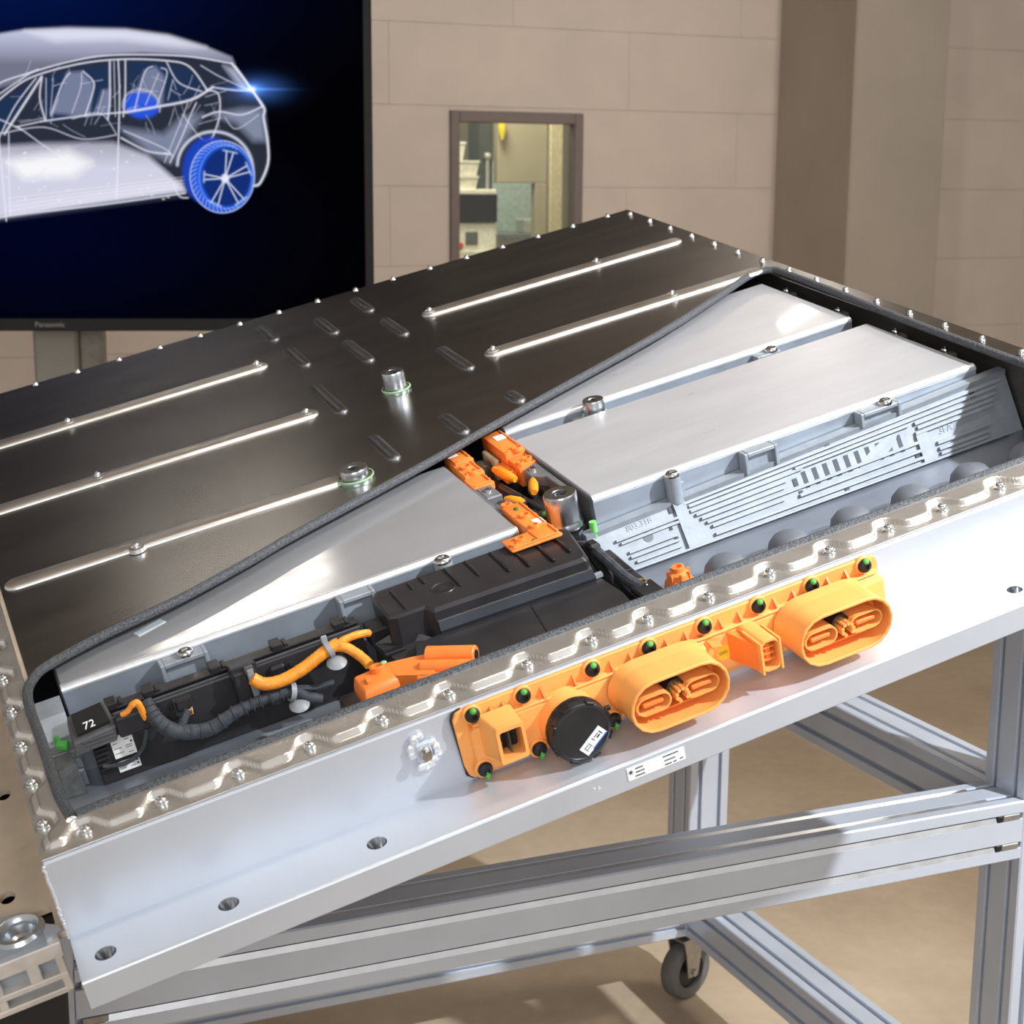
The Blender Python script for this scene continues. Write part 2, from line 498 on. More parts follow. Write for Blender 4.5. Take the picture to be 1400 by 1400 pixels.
bm = NB(); bx(bm, 3.70, 3.95, 9.38, 9.42, 1.362, 1.532, 0.006); put('monitor', bm, mat('monitor_black', (9, 8, 8), 0.7, spec=0.2), t)
bm = NB(); bx(bm, 3.745, 3.827, 9.39, 9.402, 1.225, 1.305, 0.004); put('display', bm, mat('display_grey', (88, 90, 84), 0.3), t)
bm = NB(); cyl(bm, (3.705, 9.4, 1.222), (3.705, 9.37, 1.222), 0.022, 14, bev=0.006); put('emergency_button', bm, mat('button_red', (206, 74, 40), 0.4), t, True)
bm = NB(); bx(bm, 3.68, 3.90, 9.37, 9.402, 1.13, 1.19, 0.004); put('key_panel', bm, mat('key_cream', (206, 202, 180), 0.5), t)
for k, (x0, x1, z0, z1, lb) in enumerate(((3.69, 3.765, 1.735, 1.842, 'small white box topmost of the pile left in the window'),
                                          (3.67, 3.855, 1.642, 1.732, 'wide white tub in the middle of the pile left in the window'),
                                          (3.68, 3.85, 1.561, 1.64, 'white tub at the bottom of the pile on the cream cabinet'))):
    bm = NB()
    loft(bm, [[(x0 + .012, 9.46, z0), (x1 - .012, 9.46, z0), (x1 - .012, 9.62, z0), (x0 + .012, 9.62, z0)],
              [(x0, 9.45, z1 - .012), (x1, 9.45, z1 - .012), (x1, 9.63, z1 - .012), (x0, 9.63, z1 - .012)],
              [(x0 - .004, 9.446, z1 - .012), (x1 + .004, 9.446, z1 - .012), (x1 + .004, 9.634, z1 - .012), (x0 - .004, 9.634, z1 - .012)],
              [(x0 - .004, 9.446, z1), (x1 + .004, 9.446, z1), (x1 + .004, 9.634, z1), (x0 - .004, 9.634, z1)]])
    tag(put('storage_tub', bm, CREAM, None), lb, 'tub', 'tubs piled on the machine cabinet')
t = thing('workbench', 'grey workbench with small parts behind the opening of the olive partition', 'bench', (4.4, 10.6, 0), False)
bm = NB(); bx(bm, 4.3, 4.95, 10.4, 10.8, 1.22, 1.26, 0.004); put('bench_top', bm, mat('bench_grey', (150, 150, 138), 0.5), t)
for xx in (4.33, 4.92):
    bm = NB(); bx(bm, xx - 0.02, xx + 0.02, 10.42, 10.78, 0, 1.22, 0.003); put('leg', bm, SLATE, t)
bm = NB(); bx(bm, 4.3, 4.95, 10.78, 10.82, 1.26, 1.75, 0.004); put('back_board', bm, mat('board_pale', (196, 206, 190), 0.5), t)
for k, (xx, w, h, c) in enumerate(((4.60, .10, .10, (216, 214, 190)), (4.74, .12, .07, (120, 110, 92)))):
    bm = NB(); bx(bm, xx, xx + w, 10.45, 10.6, 1.2606, 1.26 + h, 0.01)
    tag(put('parts_box', bm, mat('parts_box%d' % k, c, 0.6), None),
        ('pale small parts box on the workbench beyond the window', 'brown small parts box on the workbench beyond the window')[k], 'box')
d = bpy.data.lights.new('hall_lamp', 'POINT'); d.energy = 150; d.shadow_soft_size = 0.3; d.color = (1, 0.95, 0.82)
o = bpy.data.objects.new('hall_lamp', d); COL.objects.link(o); o.location = (3.6, 8.9, 2.9)
d = bpy.data.lights.new('bench_fill', 'POINT'); d.energy = 45; d.shadow_soft_size = 0.2; d.color = (0.95, 1, 0.95)  # fill light added to brighten the bench behind the partition
o = bpy.data.objects.new('bench_fill', d); COL.objects.link(o); o.location = (4.5, 10.1, 2.6)

# ================================================================== ceiling lamps
def ceiling_lamp(x0, x1, y, w, lb, power, grp=None):
    t = thing('ceiling_lamp', lb, 'lamp', ((x0 + x1) / 2, y, 3.45), False, grp)
    b = NB(); bx(b, x0 - .02, x1 + .02, y - w / 2 - .02, y + w / 2 + .02, 3.40, 3.45, 0.004); put('lamp_body', b, DARK, t)
    b = NB(); bx(b, x0, x1, y - w / 2, y + w / 2, 3.39, 3.402, 0.002); put('diffuser', b, glow('lamp_tube', (255, 246, 232), power), t)


ceiling_lamp(0.12, 0.80, 5.05, 0.05, 'short linear ceiling lamp above the left of the hall', 20, 'linear ceiling lamps')
ceiling_lamp(2.62, 3.0, 4.75, 0.05, 'short linear ceiling lamp above the right of the hall', 15, 'linear ceiling lamps')

ceiling_lamp(0.2, 2.7, 1.30, 0.16, 'long light strip added straight above the battery stand', 4.5)  # unseen overhead strip, added for highlights on rail slots, bolts and beads

# ================================================================== television
th = math.atan2(0.30, 0.868)
TVR = Matrix.Rotation(-th, 4, 'Z')
tv = thing('television', 'large black television showing a transparent white car on dark blue', 'television', (0, 0, 0), False)
# local frame: x along the screen from its centre, y away from the viewer, z up
tv.matrix_world = Matrix.Translation((0.643, 4.80, 0)) @ TVR
HW = 0.918
bm = NB()
zb = 1.168
for a in ((-HW, HW, zb, zb + 0.036), (-HW, HW, zb + 1.04, zb + 1.07), (-HW, -HW + 0.024, zb, zb + 1.07), (HW - 0.024, HW, zb, zb + 1.07)):
    bx(bm, a[0], a[1], -0.012, 0.05, a[2], a[3], 0.002)
bx(bm, -HW + .01, HW - .01, 0.006, 0.05, zb + .01, zb + 1.06)
put('bezel', bm, TVBLK, tv)
bm = NB(); bx(bm, -HW + .25, HW - .25, 0.05, 0.10, zb + .15, zb + .9, 0.02); put('rear_housing', bm, TVBLK, tv)


# the picture on the screen, painted into a generated image (flat print of an x-ray car); units: 854 x 480
def car_picture():
    S = 1.5; W, H = int(854 * S), int(480 * S)
    yy, xx = np.mgrid[0:H, 0:W].astype(np.float32) / S
    X0, Y0 = 357.0, 34.0           # picture = drawing + offset
    img = np.zeros((H, W, 3), np.float32)
    bgx = xx - X0; bgy = yy - Y0
    g = np.exp(-(((bgx - 20) / 260) ** 2 + ((bgy + 10) / 120) ** 2)); g2 = np.exp(-(((bgx - 60) / 240) ** 2 + ((bgy - 330) / 110) ** 2))
    for c, (a, b, k) in enumerate(((0.000, 0.000, 0.0004), (0.006, 0.0008, 0.0003), (0.060, 0.014, 0.0006))):
        img[..., c] = g * a + g2 * b + k

    def region(pts, pad):
        a = np.array(pts, np.float32); a = a + (X0, Y0)
        x0, y0 = np.floor((a.min(0) - pad) * S).astype(int); x1, y1 = np.ceil((a.max(0) + pad) * S).astype(int)
        return a, max(x0, 0), max(y0, 0), min(x1, W), min(y1, H)

    def add(y0, y1, x0, x1, al, col):
        img[y0:y1, x0:x1] = img[y0:y1, x0:x1] * (1 - al[..., None]) + np.array(col, np.float32) * al[..., None]

    def dist(px, py, a, closed=False):
        dd = np.full(px.shape, 1e9, np.float32)
        seq = list(zip(a, a[1:])) + ([(a[-1], a[0])] if closed else [])
        for p, q in seq:
            e = q - p; L2 = max(float(e @ e), 1e-6)
            t = np.clip(((px - p[0]) * e[0] + (py - p[1]) * e[1]) / L2, 0, 1)
            dd = np.minimum(dd, (px - p[0] - t * e[0]) ** 2 + (py - p[1] - t * e[1]) ** 2)
        return np.sqrt(dd)

    def stroke(pts, w=1.0, al=0.8, col=(0.82, 0.84, 1.0), sm=True, closed=False):
        P = [np.array(p, np.float32) / 2.692 for p in pts]
        if sm and len(P) > 2:
            q = [(v[0], v[1]) for v in smooth_path([(p[0], p[1], 0) for p in P], 6)]
        else: q = [tuple(p) for p in P]
        a, x0, y0, x1, y1 = region(q, w * 3 + 2)
        if x1 <= x0 or y1 <= y0: return
        d_ = dist(xx[y0:y1, x0:x1], yy[y0:y1, x0:x1], a, closed)
        add(y0, y1, x0, x1, al * np.exp(-(d_ / (w * .62)) ** 2), col)

    def fill(pts, al, col, soft=2.0, shade=None):
        q = [(p[0] / 2.692, p[1] / 2.692) for p in pts]
        a, x0, y0, x1, y1 = region(q, soft * 3)
        if x1 <= x0 or y1 <= y0: return
        px, py = xx[y0:y1, x0:x1], yy[y0:y1, x0:x1]
        ins = np.zeros(px.shape, bool)
        for p, r in zip(a, np.roll(a, -1, 0)):
            c = ((p[1] > py) != (r[1] > py)) & (px < (r[0] - p[0]) * (py - p[1]) / ((r[1] - p[1]) if abs(r[1] - p[1]) > 1e-6 else 1e-6) + p[0])
            ins ^= c
        d_ = dist(px, py, a, True)
        m = np.clip(0.5 + np.where(ins, d_, -d_) / (2 * soft), 0, 1)
        if shade: m = m * shade(px - X0, py - Y0)
        add(y0, y1, x0, x1, al * m, col)

    def ell(cx_, cy_, rx, ry, rot, n=28, a0=0, a1=360):
        o_ = []
        for k in range(n + 1):
            t = math.radians(a0 + (a1 - a0) * k / n); x_, y_ = rx * math.cos(t), ry * math.sin(t)
            o_.append((cx_ + x_ * math.cos(rot) - y_ * math.sin(rot), cy_ + x_ * math.sin(rot) + y_ * math.cos(rot)))
        return o_

    WH = (0.86, 0.87, 1.0)
    body = [(-900, 420), (-500, 330), (0, 225), (60, 200), (150, 185), (300, 178), (500, 180), (650, 198), (780, 235), (870, 270), (880, 310), (930, 380), (980, 445),
            (990, 560), (985, 680), (940, 720), (700, 762), (50, 850), (-900, 980)]
    fill(body, 0.05, (0.45, 0.55, 0.85), 3)
    roof = [(-300, 350), (0, 225), (60, 200), (150, 185), (300, 178), (500, 180), (650, 198), (780, 235), (870, 270), (880, 292), (800, 280), (700, 265), (560, 258), (450, 265), (300, 290), (180, 328), (100, 372), (0, 400), (-300, 470)]
    fill(roof, 0.75, (0.68, 0.70, 0.92), 2.2, lambda x, y: np.clip(1.15 - (y - 66) / 55, 0.3, 1))
    fill([(150, 190), (300, 180), (500, 182), (650, 200), (780, 238), (700, 240), (480, 215), (250, 225)], 0.5, (0.9, 0.9, 1.0), 5)
    # tinted panes
    for pane in ([(20, 450), (160, 370), (110, 480), (60, 540), (10, 520)], [(210, 345), (440, 300), (430, 475), (190, 500)], [(510, 290), (620, 295), (720, 310), (780, 385), (700, 425), (490, 460)]):
        fill(pane, 0.75, (0.012, 0.035, 0.10), 2)
    # seats and far wheel
    for st in ([(225, 470), (290, 330), (340, 325), (380, 370), (360, 480)], [(380, 470), (410, 390), (440, 385), (430, 475)], [(510, 440), (560, 320), (600, 305), (630, 340), (620, 430)]):
        fill(st, 0.28, (0.6, 0.66, 0.95), 3)
    fill(ell(545, 440, 62, 46, 0.1), 0.9, (0.02, 0.10, 0.75), 3)
    stroke(ell(545, 445, 66, 60, 0.1, 20, 170, 370), 2, 0.4)
    fill([(470, 520), (620, 540), (690, 480), (760, 470), (700, 560), (640, 640), (560, 600)], 0.35, (0.55, 0.62, 0.9), 6)
    # bright floor pack
    fill([(-900, 760), (0, 590), (200, 575), (440, 570), (560, 615), (660, 705), (690, 740), (50, 835), (-900, 990)], 0.80, (0.80, 0.80, 0.97), 4, lambda x, y: np.clip(0.45 + (y - 205) / 75, 0.3, 1))
    fill([(60, 640), (280, 600), (360, 640), (300, 690), (120, 700)], 0.8, (1, 1, 1), 8)
    fill([(60, 790), (680, 700), (690, 735), (60, 830)], 0.45, (0.75, 0.75, 0.9), 3)
    for k in range(5):
        stroke([(60, 770 + 15 * k), (300, 740 + 12 * k), (690, 690 + 12 * k)], 0.7, 0.5, (1, 1, 1))
    # outlines
    for pts, w, al in (
        ([(-300, 450), (0, 400), (60, 365), (150, 335), (300, 292), (450, 268), (700, 268), (870, 292)], 1.4, .9),
        ([(0, 470), (80, 400), (170, 345), (330, 300), (480, 282), (640, 285), (720, 305), (780, 385)], 1.6, .85),
        ([(0, 440), (150, 340), (190, 320)], 1.5, .7), ([(60, 545), (120, 460), (200, 345)], 2.2, .85), ([(40, 560), (100, 450), (180, 350)], 1.2, .8),
        ([(200, 350), (190, 420), (205, 495)], 1.6, .8), ([(215, 350), (208, 495)], 1, .6), ([(440, 290), (435, 420), (425, 490)], 1.8, .8),
        ([(470, 285), (470, 400), (460, 560), (445, 770)], 1.4, .85), ([(495, 285), (490, 400), (480, 480)], 1.5, .8), ([(455, 290), (452, 480)], 1.0, .6),
        ([(490, 465), (600, 445), (720, 420), (800, 375)], 2.4, .85), ([(190, 500), (330, 480), (430, 470), (490, 465)], 1.6, .75), ([(100, 520), (190, 500)], 1.4, .7),
        ([(870, 292), (900, 330), (940, 385), (980, 445), (978, 480), (990, 560), (990, 640), (960, 710), (935, 720)], 2.4, .9),
        ([(880, 300), (930, 370), (975, 440)], 1.6, .8), ([(800, 375), (880, 385), (940, 385)], 1.5, .7), ([(780, 385), (820, 400), (820, 480), (790, 560)], 1.6, .75),
        ([(640, 290), (680, 360), (760, 390)], 1.4, .7), ([(760, 300), (830, 340), (930, 385)], 1.2, .6), ([(760, 480), (820, 460), (900, 470), (975, 440)], 1.8, .75),
        ([(640, 640), (680, 560), (720, 470), (740, 430)], 1.4, .7), ([(620, 640), (690, 480), (710, 430)], 1.0, .6),
        ([(520, 460), (560, 330), (590, 305)], 1.2, .7), ([(560, 440), (610, 330)], 1.0, .6), ([(600, 440), (640, 330), (620, 310)], 1.2, .7), ([(640, 420), (660, 350)], 1, .5),
        ([(225, 480), (270, 370), (300, 330)], 1.2, .8), ([(300, 470), (335, 380), (340, 330)], 1.0, .6), ([(345, 480), (375, 400), (380, 360), (345, 325)], 1.4, .8),
        ([(240, 350), (225, 470)], .9, .5), ([(390, 470), (415, 390)], 1.0, .5), ([(470, 555), (560, 600), (640, 610)], 2.0, .7), ([(480, 530), (620, 590), (650, 620)], 1.4, .6),
        ([(650, 720), (670, 760), (700, 765)], 1.4, .7), ([(10, 600), (15, 700), (20, 850)], 1.6, .8), ([(40, 560), (45, 700), (50, 850)], 1.4, .8), ([(75, 540), (68, 700), (65, 830)], 1.2, .7),
        ([(0, 545), (60, 540), (200, 520), (330, 560), (450, 545)], 1.2, .6), ([(110, 520), (220, 600), (330, 660)], 1.4, .6), ([(300, 490), (400, 470), (455, 545)], 1.2, .5),
        ([(0, 480), (60, 500), (120, 530)], 1.6, .6), ([(0, 850), (60, 832), (400, 790), (690, 748)], 1.6, .8),
        ([(840, 480), (880, 520), (960, 470)], 1.2, .5), ([(690, 470), (760, 560), (800, 540)], 1.2, .5)):
        stroke(pts, w, al, WH)
    # fine wire detail
    rs = random.Random(4)
    for k in range(46):
        x_ = rs.uniform(60, 800); y_ = rs.uniform(340, 520) + max(0, (x_ - 600) * .1)
        L_ = rs.uniform(30, 100); a_ = rs.choice((-1.15, -1.0, -.2, -.12, .45, 1.2)) + rs.uniform(-.1, .1)
        stroke([(x_, y_), (x_ + L_ * .5 * math.cos(a_) + rs.uniform(-6, 6), y_ + L_ * .5 * math.sin(a_)), (x_ + L_ * math.cos(a_), y_ + L_ * math.sin(a_))], rs.uniform(.6, 1.1), rs.uniform(.2, .5), (.75, .8, 1))
    for k in range(40):
        x_ = rs.uniform(20, 640); y_ = rs.uniform(600, 790)
        fill(ell(x_, y_, rs.uniform(2, 5), 2.5, 0, 8), .7, (1, 1, 1), 1)
    for k in range(12):
        x_ = rs.uniform(60, 420); y_ = rs.uniform(590, 720)
        stroke([(x_, y_), (x_ + rs.uniform(20, 80), y_ + rs.uniform(-30, 30)), (x_ + rs.uniform(60, 140), y_ + rs.uniform(-40, 20))], 1.0, .35, (.6, .62, .85))
    fill([(840, 300), (880, 310), (935, 385), (900, 380)], .5, (.7, .75, .95), 4)
    fill([(800, 470), (900, 450), (975, 450), (985, 560), (940, 560), (880, 500)], .35, (.6, .68, .95), 6)
    # rear wheel
    cxw, cyw = 825, 690
    fill(ell(780, 668, 96, 122, 0.12), 0.9, (0.01, 0.06, 0.55), 3)
    stroke(ell(800, 660, 135, 130, 0.0, 24, 185, 400), 3.0, .8, (0.75, 0.78, 0.95))
    fill(ell(cxw, cyw, 115, 128, 0.15), 0.95, (0.012, 0.10, 0.72), 2)
    fill(ell(840, 690, 88, 104, 0.12), 0.9, (0.006, 0.02, 0.12), 2)
    stroke(ell(cxw, cyw, 115, 128, 0.15), 1.2, .8, (0.6, 0.7, 1.0), closed=True)
    stroke(ell(838, 690, 96, 112, 0.13), 1.6, .6, (0.2, 0.35, 0.95), closed=True)
    for k in range(30):
        t = math.radians(60 + k * 8); stroke([(cxw + 112 * math.cos(t), cyw + 124 * math.sin(t)), (cxw + 100 * math.cos(t + .12) + 6, cyw + 112 * math.sin(t + .12))], 1.2, .55, (0.45, 0.6, 1.0), False)
    for e in ((855, 600), (920, 660), (890, 775), (795, 785), (760, 690)):
        dx, dy = e[0] - 835, e[1] - 695
        for s in (-1, 1):
            stroke([(835, 695), (e[0] - s * dy * .13, e[1] + s * dx * .13)], 1.3, .9, (0.75, 0.82, 1.0), False)
        stroke([(e[0] + dy * .25, e[1] - dx * .25), (e[0] - dy * .25, e[1] + dx * .25)], 2.0, .7, (0.4, 0.6, 1.0), False)
    fill(ell(835, 695, 14, 16, 0), .9, (0.8, 0.85, 1.0), 1.5)
    # near front wheel edge, tail lamp
    stroke([(-20, 690), (5, 760), (0, 830), (-30, 860)], 4, .8, (0.8, 0.8, 0.95))
    gx, gy = 940 / 2.692, 380 / 2.692
    gl = np.exp(-(((bgx - gx) / 12) ** 2 + ((bgy - gy) / 7) ** 2)) * 0.9 + np.exp(-(((bgx - gx - 8) / 30) ** 2 + ((bgy - gy) / 14) ** 2)) * 0.35 + np.exp(-(((bgx - gx) / 34) ** 2 + ((bgy - gy) / 1.6) ** 2)) * 0.7
    img[..., 0] += gl * 0.10; img[..., 1] += gl * 0.30; img[..., 2] += gl * 1.0
    gl = np.exp(-(((bgx - gx) / 4) ** 2 + ((bgy - gy) / 3) ** 2)); img += gl[..., None] * 0.8
    img = np.clip(img, 0, 1)
    im = bpy.data.images.new('screen_picture', W, H, float_buffer=False)
    px = np.ones((H, W, 4), np.float32)
    px[..., :3] = np.where(img <= 0.0031308, img * 12.92, 1.055 * np.power(np.maximum(img, 1e-6), 1 / 2.4) - 0.055)[::-1]
    im.pixels.foreach_set(px.ravel()); im.update(); im.pack()
    return im


scr_m = bpy.data.materials.new('lit_screen'); scr_m.use_nodes = True
nt = scr_m.node_tree; pb = nt.nodes['Principled BSDF']
ti = nt.nodes.new('ShaderNodeTexImage'); ti.image = car_picture()
pb.inputs['Base Color'].default_value = (0.0008, 0.0008, 0.001, 1); pb.inputs['Roughness'].default_value = 0.5; pb.inputs['Specular IOR Level'].default_value = 0.0
nt.links.new(ti.outputs['Color'], pb.inputs['Emission Color']); pb.inputs['Emission Strength'].default_value = 1.0
bm = NB()
SX, SZ0, SZ1 = HW - 0.024, zb + 0.036, zb + 1.04
vs = [bm.verts.new(p) for p in ((-SX, -.006, SZ0), (SX, -.006, SZ0), (SX, -.006, SZ1), (-SX, -.006, SZ1))]
fc = bm.faces.new(vs); uvl = bm.loops.layers.uv.new('uv')
for lp, uv in zip(fc.loops, ((0, 0), (1, 0), (1, 1), (0, 1))): lp[uvl].uv = uv
vb = [bm.verts.new((v.co.x, 0.006, v.co.z)) for v in vs]
for i in range(4): bm.faces.new((vs[i], vb[i], vb[(i + 1) % 4], vs[(i + 1) % 4]))
put('screen', bm, scr_m, tv, label='lit screen with a white see-through car and blue wheels')
put('logo', text_bm('Panasonic', 0.021, 0.0004, Matrix.Translation((0, -.0126, zb + .018)) @ Matrix.Rotation(math.pi / 2, 4, 'X')), mat('logo_silver', (150, 148, 146), 0.4), tv, label='silver maker lettering')
ts = thing('television_stand', 'grey metal pillar stand behind the big television', 'stand', (0, 0, 0), False)
ts.matrix_world = Matrix.Translation((0.70, 4.93, 0)) @ TVR
bm = NB(); bx(bm, -.095, .035, 0, .10, 0.02, 1.9, 0.01); put('pillar', bm, GREYM, ts)
bm = NB(); bx(bm, .035, .105, .01, .09, 0.02, 1.9, 0.01); put('cable_duct', bm, mat('duct_grey', (140, 134, 124), 0.5), ts)
bm = NB(); bx(bm, -.5, .5, -.3, .4, 0, 0.025, 0.006); put('base_plate', bm, GREYM, ts)
bm = NB(); bx(bm, -.3, .3, -0.04, 0.0, 1.35, 1.85, 0.004); put('mounting_plate', bm, DARK, ts)

# ================================================================== display stand
st = thing('display_stand', 'wheeled stand of slotted aluminium profiles under the tilted battery', 'stand', (0.85, 2.1, 0), False)
PW_ = 0.085


def section():
    """profile outline with two undercut slots per side, centred, size PW_"""
    h = PW_ / 2; q = PW_ / 4
    side = []
    for c in (-q, q):
        side += [(c - .0050, 0), (c - .0040, .0030), (c - .0060, .0034), (c - .0060, .0085), (c + .0060, .0085), (c + .0060, .0034), (c + .0040, .0030), (c + .0050, 0)]
    out = []
    for k in range(4):
        an = k * math.pi / 2
        out.append((-(h - .002), -h, an)); out += [(x, -h + y, an) for x, y in side]; out.append((h - .002, -h, an))
    return [(x * math.cos(an) - y * math.sin(an), x * math.sin(an) + y * math.cos(an)) for x, y, an in out]


SEC = section()


def profile(axis, a, b, c1, c2):
    bm = NB()
    prism(bm, [(p[0] + c1, p[1] + c2) for p in SEC], axis, a, b)
    return bm


XL, XR = 0.215, 1.491            # inner faces of the posts
YF, YB = 1.7095, 2.6215          # post centres
ZT = 1.58 - 0.823                # top of the upper rails
ZL = 1.58 - 1.347                # top of the lower rails
h = PW_ / 2
INV = PACK.inverted()


def under(x, y):
    """height of the pack's underside over a post, lowest corner"""
    zs = []
    for dx in (-h, h):
        for dy in (-h, h):
            zz = .6
            while (INV @ Vector((x + dx, y + dy, zz))).z < -0.1100: zz += .002
            zs.append(zz)
    return min(zs) - .004


for x in (XL - h, XR + h):
    for y in (YF, YB):
        zt = under(x, y)
        put('post', profile('z', ZL - PW_, zt, x, y), PROFILE, st)
put('front_rail', profile('x', XL, XR, YF, ZT - h), PROFILE, st)
put('lower_rear_rail', profile('x', XL, XR, YB, ZL - h), PROFILE, st)
for x in (XL - h, XR + h):
    put('side_rail', profile('y', YF + h, YB - h, x, ZT - h), PROFILE, st)
    put('side_rail', profile('y', YF + h, YB - h, x, ZL - h), PROFILE, st)
put('rear_rail', profile('x', XL, XR, YB, ZT - h - .01), PROFILE, st)
for zc in (ZT - PW_ / 4, ZT - 3 * PW_ / 4):  # added bright strips standing in for highlights in the front slots
    bm = NB(); prism(bm, [(YF - h + .0002, zc - .0049), (YF - h + .0027, zc + .0022), (YF - h + .0052, zc + .0022), (YF - h + .0052, zc - .0049)], 'x', XL + .03, XR - .045); put('slot_glint', bm, STRIP, st)
for yc in (YF - PW_ / 4, YF + PW_ / 4):  # same added highlight strips in the top slots
    bm = NB(); prism(bm, [(yc - .0049, ZT - .0052), (yc + .0049, ZT - .0004), (yc + .0049, ZT - .0052)], 'x', XL + .03, XR - .045); put('slot_glint', bm, STRIP, st)
for x in (XR - .034, XL + .006):
    for zc in (ZT - PW_ / 4, ZT - 3 * PW_ / 4):
        bm = NB(); bx(bm, x, x + .028, YF - h - .001, YF - h + .006, zc - .0042, zc + .0042, .001); put('slot_nut', bm, GALV, st)
        if x > 1:
            bm = NB(); bx(bm, x - .010, x - .001, YF - h - .001, YF - h + .006, zc - .0045, zc + .0045, .001); put('slot_plug', bm, BLACK3, st)


def caster(x, y, ang):
    ca = bpy.data.objects.new('caster', None); COL.objects.link(ca); ca.parent = st
    ca.location = (x - .85, y - 2.1, 0); ca.rotation_euler = (0, 0, ang)
    ORG[ca.name] = Vector((0, 0, 0))

    def sub(n, bm, m, s=True):
        me = bpy.data.meshes.new(n); bm.to_mesh(me); bm.free(); me.materials.append(m)
        if s:
            for p in me.polygons: p.use_smooth = True
            me.set_sharp_from_angle(angle=math.radians(35))
        o = bpy.data.objects.new(n, me); COL.objects.link(o); o.parent = ca; return o
    R = 0.060; c = (0.0, 0, R)
    b = NB(); lathe(b, [(.035, -.016), (R - .006, -.016), (R - .001, -.010), (R, 0), (R - .001, .010), (R - .006, .016), (.035, .016), (.035, -.016)], c, (0, 1, 0), 28, False); sub('tyre', b, TYRE)
    b = NB(); lathe(b, [(.001, -.012), (.034, -.010), (.0355, 0), (.034, .010), (.001, .012)], c, (0, 1, 0), 24); sub('hub', b, HUB)
    b = NB()
    for s in (-1, 1):
        prism(b, [(-.016, .052), (.012, .052), (.022, .112), (.034, .134), (-.03, .134), (-.022, .10)], 'y', s * .022 - .0018, s * .022 + .0018)
    bx(b, -.032, .036, -.024, .024, .128, .134, .002); cyl(b, (0, -.028, R), (0, .028, R), .007, 10)
    sub('fork', b, GALV)
    b = NB(); cyl(b, (.004, 0, .133), (.004, 0, ZL - PW_), .024, 18); sub('swivel', b, BLACK3)
    b = NB(); bx(b, .03, .062, -.022, .022, .098, .106, .002); bx(b, .05, .070, -.02, .02, .088, .102, .004); sub('brake_pedal', b, HUB)
    return ca


caster(XR + h - .02, YB - .005, math.radians(18))
caster(XL - h, YB, math.radians(30)); caster(XR + h, YF, math.radians(60)); caster(XL - h, YF, math.radians(20))

# ================================================================== battery housing (tray)
UL, UR, VB = -0.0415, 1.242, 1.412       # outer edges of the lid flange
VF = -0.018
ZFL = -0.100                              # floor of the tray
hs = thing('battery_housing', 'open aluminium battery tray tilted on the stand', 'battery housing', (0.6, 0.6, -0.11))
bm = NB(); prism(bm, [(-.0225, -.0018), (-.0245, -.079), (-.0245, -.1085), (.014, -.1085), (.014, -.0018)], 'x', UL, UR, 0.0012); put('front_wall', bm, ALU, hs)
LHOLES = [(-0.0165, -.0665), (0.0935, -.0665), (0.2335, -.0640), (0.9330, -.0655), (1.06, -.0655), (1.18, -.0655)]
bm = plate([(UL, -.0240), (UL, -.0905), (UR, -.0905), (UR, -.0240)], [circle(c, .0095 if i < 3 else .008, 24) for i, c in enumerate(LHOLES)], -.0835, -.079)
put('ledge', bm, ALU, hs, sharp=20)
bm = NB(); prism(bm, [(-.0900, -.0790), (-.0918, -.0790), (-.0934, -.0797), (-.0943, -.0812), (-.0945, -.107), (-.0930, -.1085), (-.0880, -.1085), (-.0880, -.0836)], 'x', UL, UR); put('front_fascia', bm, ALU, hs)
bm = NB(); bx(bm, UL, UR, -.088, -.0245, -.1085, -.106); put('ledge_underside', bm, ALU, hs)
for i, c in enumerate(LHOLES):
    r = .0095 if i < 3 else .008
    bm = NB(); lathe(bm, [(r, 0), (r * .92, -.002), (r * .55, -.010), (r * .42, -.0145)], (c[0], c[1], -.0795), (0, 0, 1), 24, False)
    lathe(bm, [(r * .45, -.0145), (.0005, -.0145)], (c[0], c[1], -.0795), (0, 0, 1), 24, False)
    put('countersunk_hole', bm, HOLE, hs, True)
# right, left and rear walls
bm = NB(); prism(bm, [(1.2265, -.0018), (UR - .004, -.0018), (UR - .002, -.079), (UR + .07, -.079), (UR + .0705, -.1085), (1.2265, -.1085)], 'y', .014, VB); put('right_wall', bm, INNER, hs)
bm = NB(); bx(bm, UL + .003, -.0165, .014, VB, -.1085, -.0018, .0012); put('left_wall', bm, PLATE, hs)
OB = lambda c, a, b_, n=16: [(c[0] + a * math.cos(2 * math.pi * k / n), c[1] + b_ * math.sin(2 * math.pi * k / n)) for k in range(n)]
bm = plate([(UL + .002, -.012), (UL + .002, VB), (-.15, VB), (-.15, .046), (-.060, .034), (-.050, .034), (-.050, -.012)], [OB((-.0665, .262), .007, .011), OB((-.0845, .074), .0075, .0105), OB((-.036 - .05, .5), .007, .011), OB((-.088, .75), .007, .011)], -.085, -.079)
put('left_ledge', bm, PLATE, hs)
bm = NB(); bx(bm, -.15, UL + .003, .05, VB, -.1085, -.098, .001); put('left_ledge_underside', bm, DARK, hs)
bm = NB(); bx(bm, UL, UR, VB - .03, VB - .004, -.1085, -.0018, .001); put('rear_wall', bm, ALU, hs)
bm = NB(); bx(bm, UL + .02, UR - .014, .012, VB - .02, -.1085, ZFL); put('floor_tray', bm, TRAY, hs)
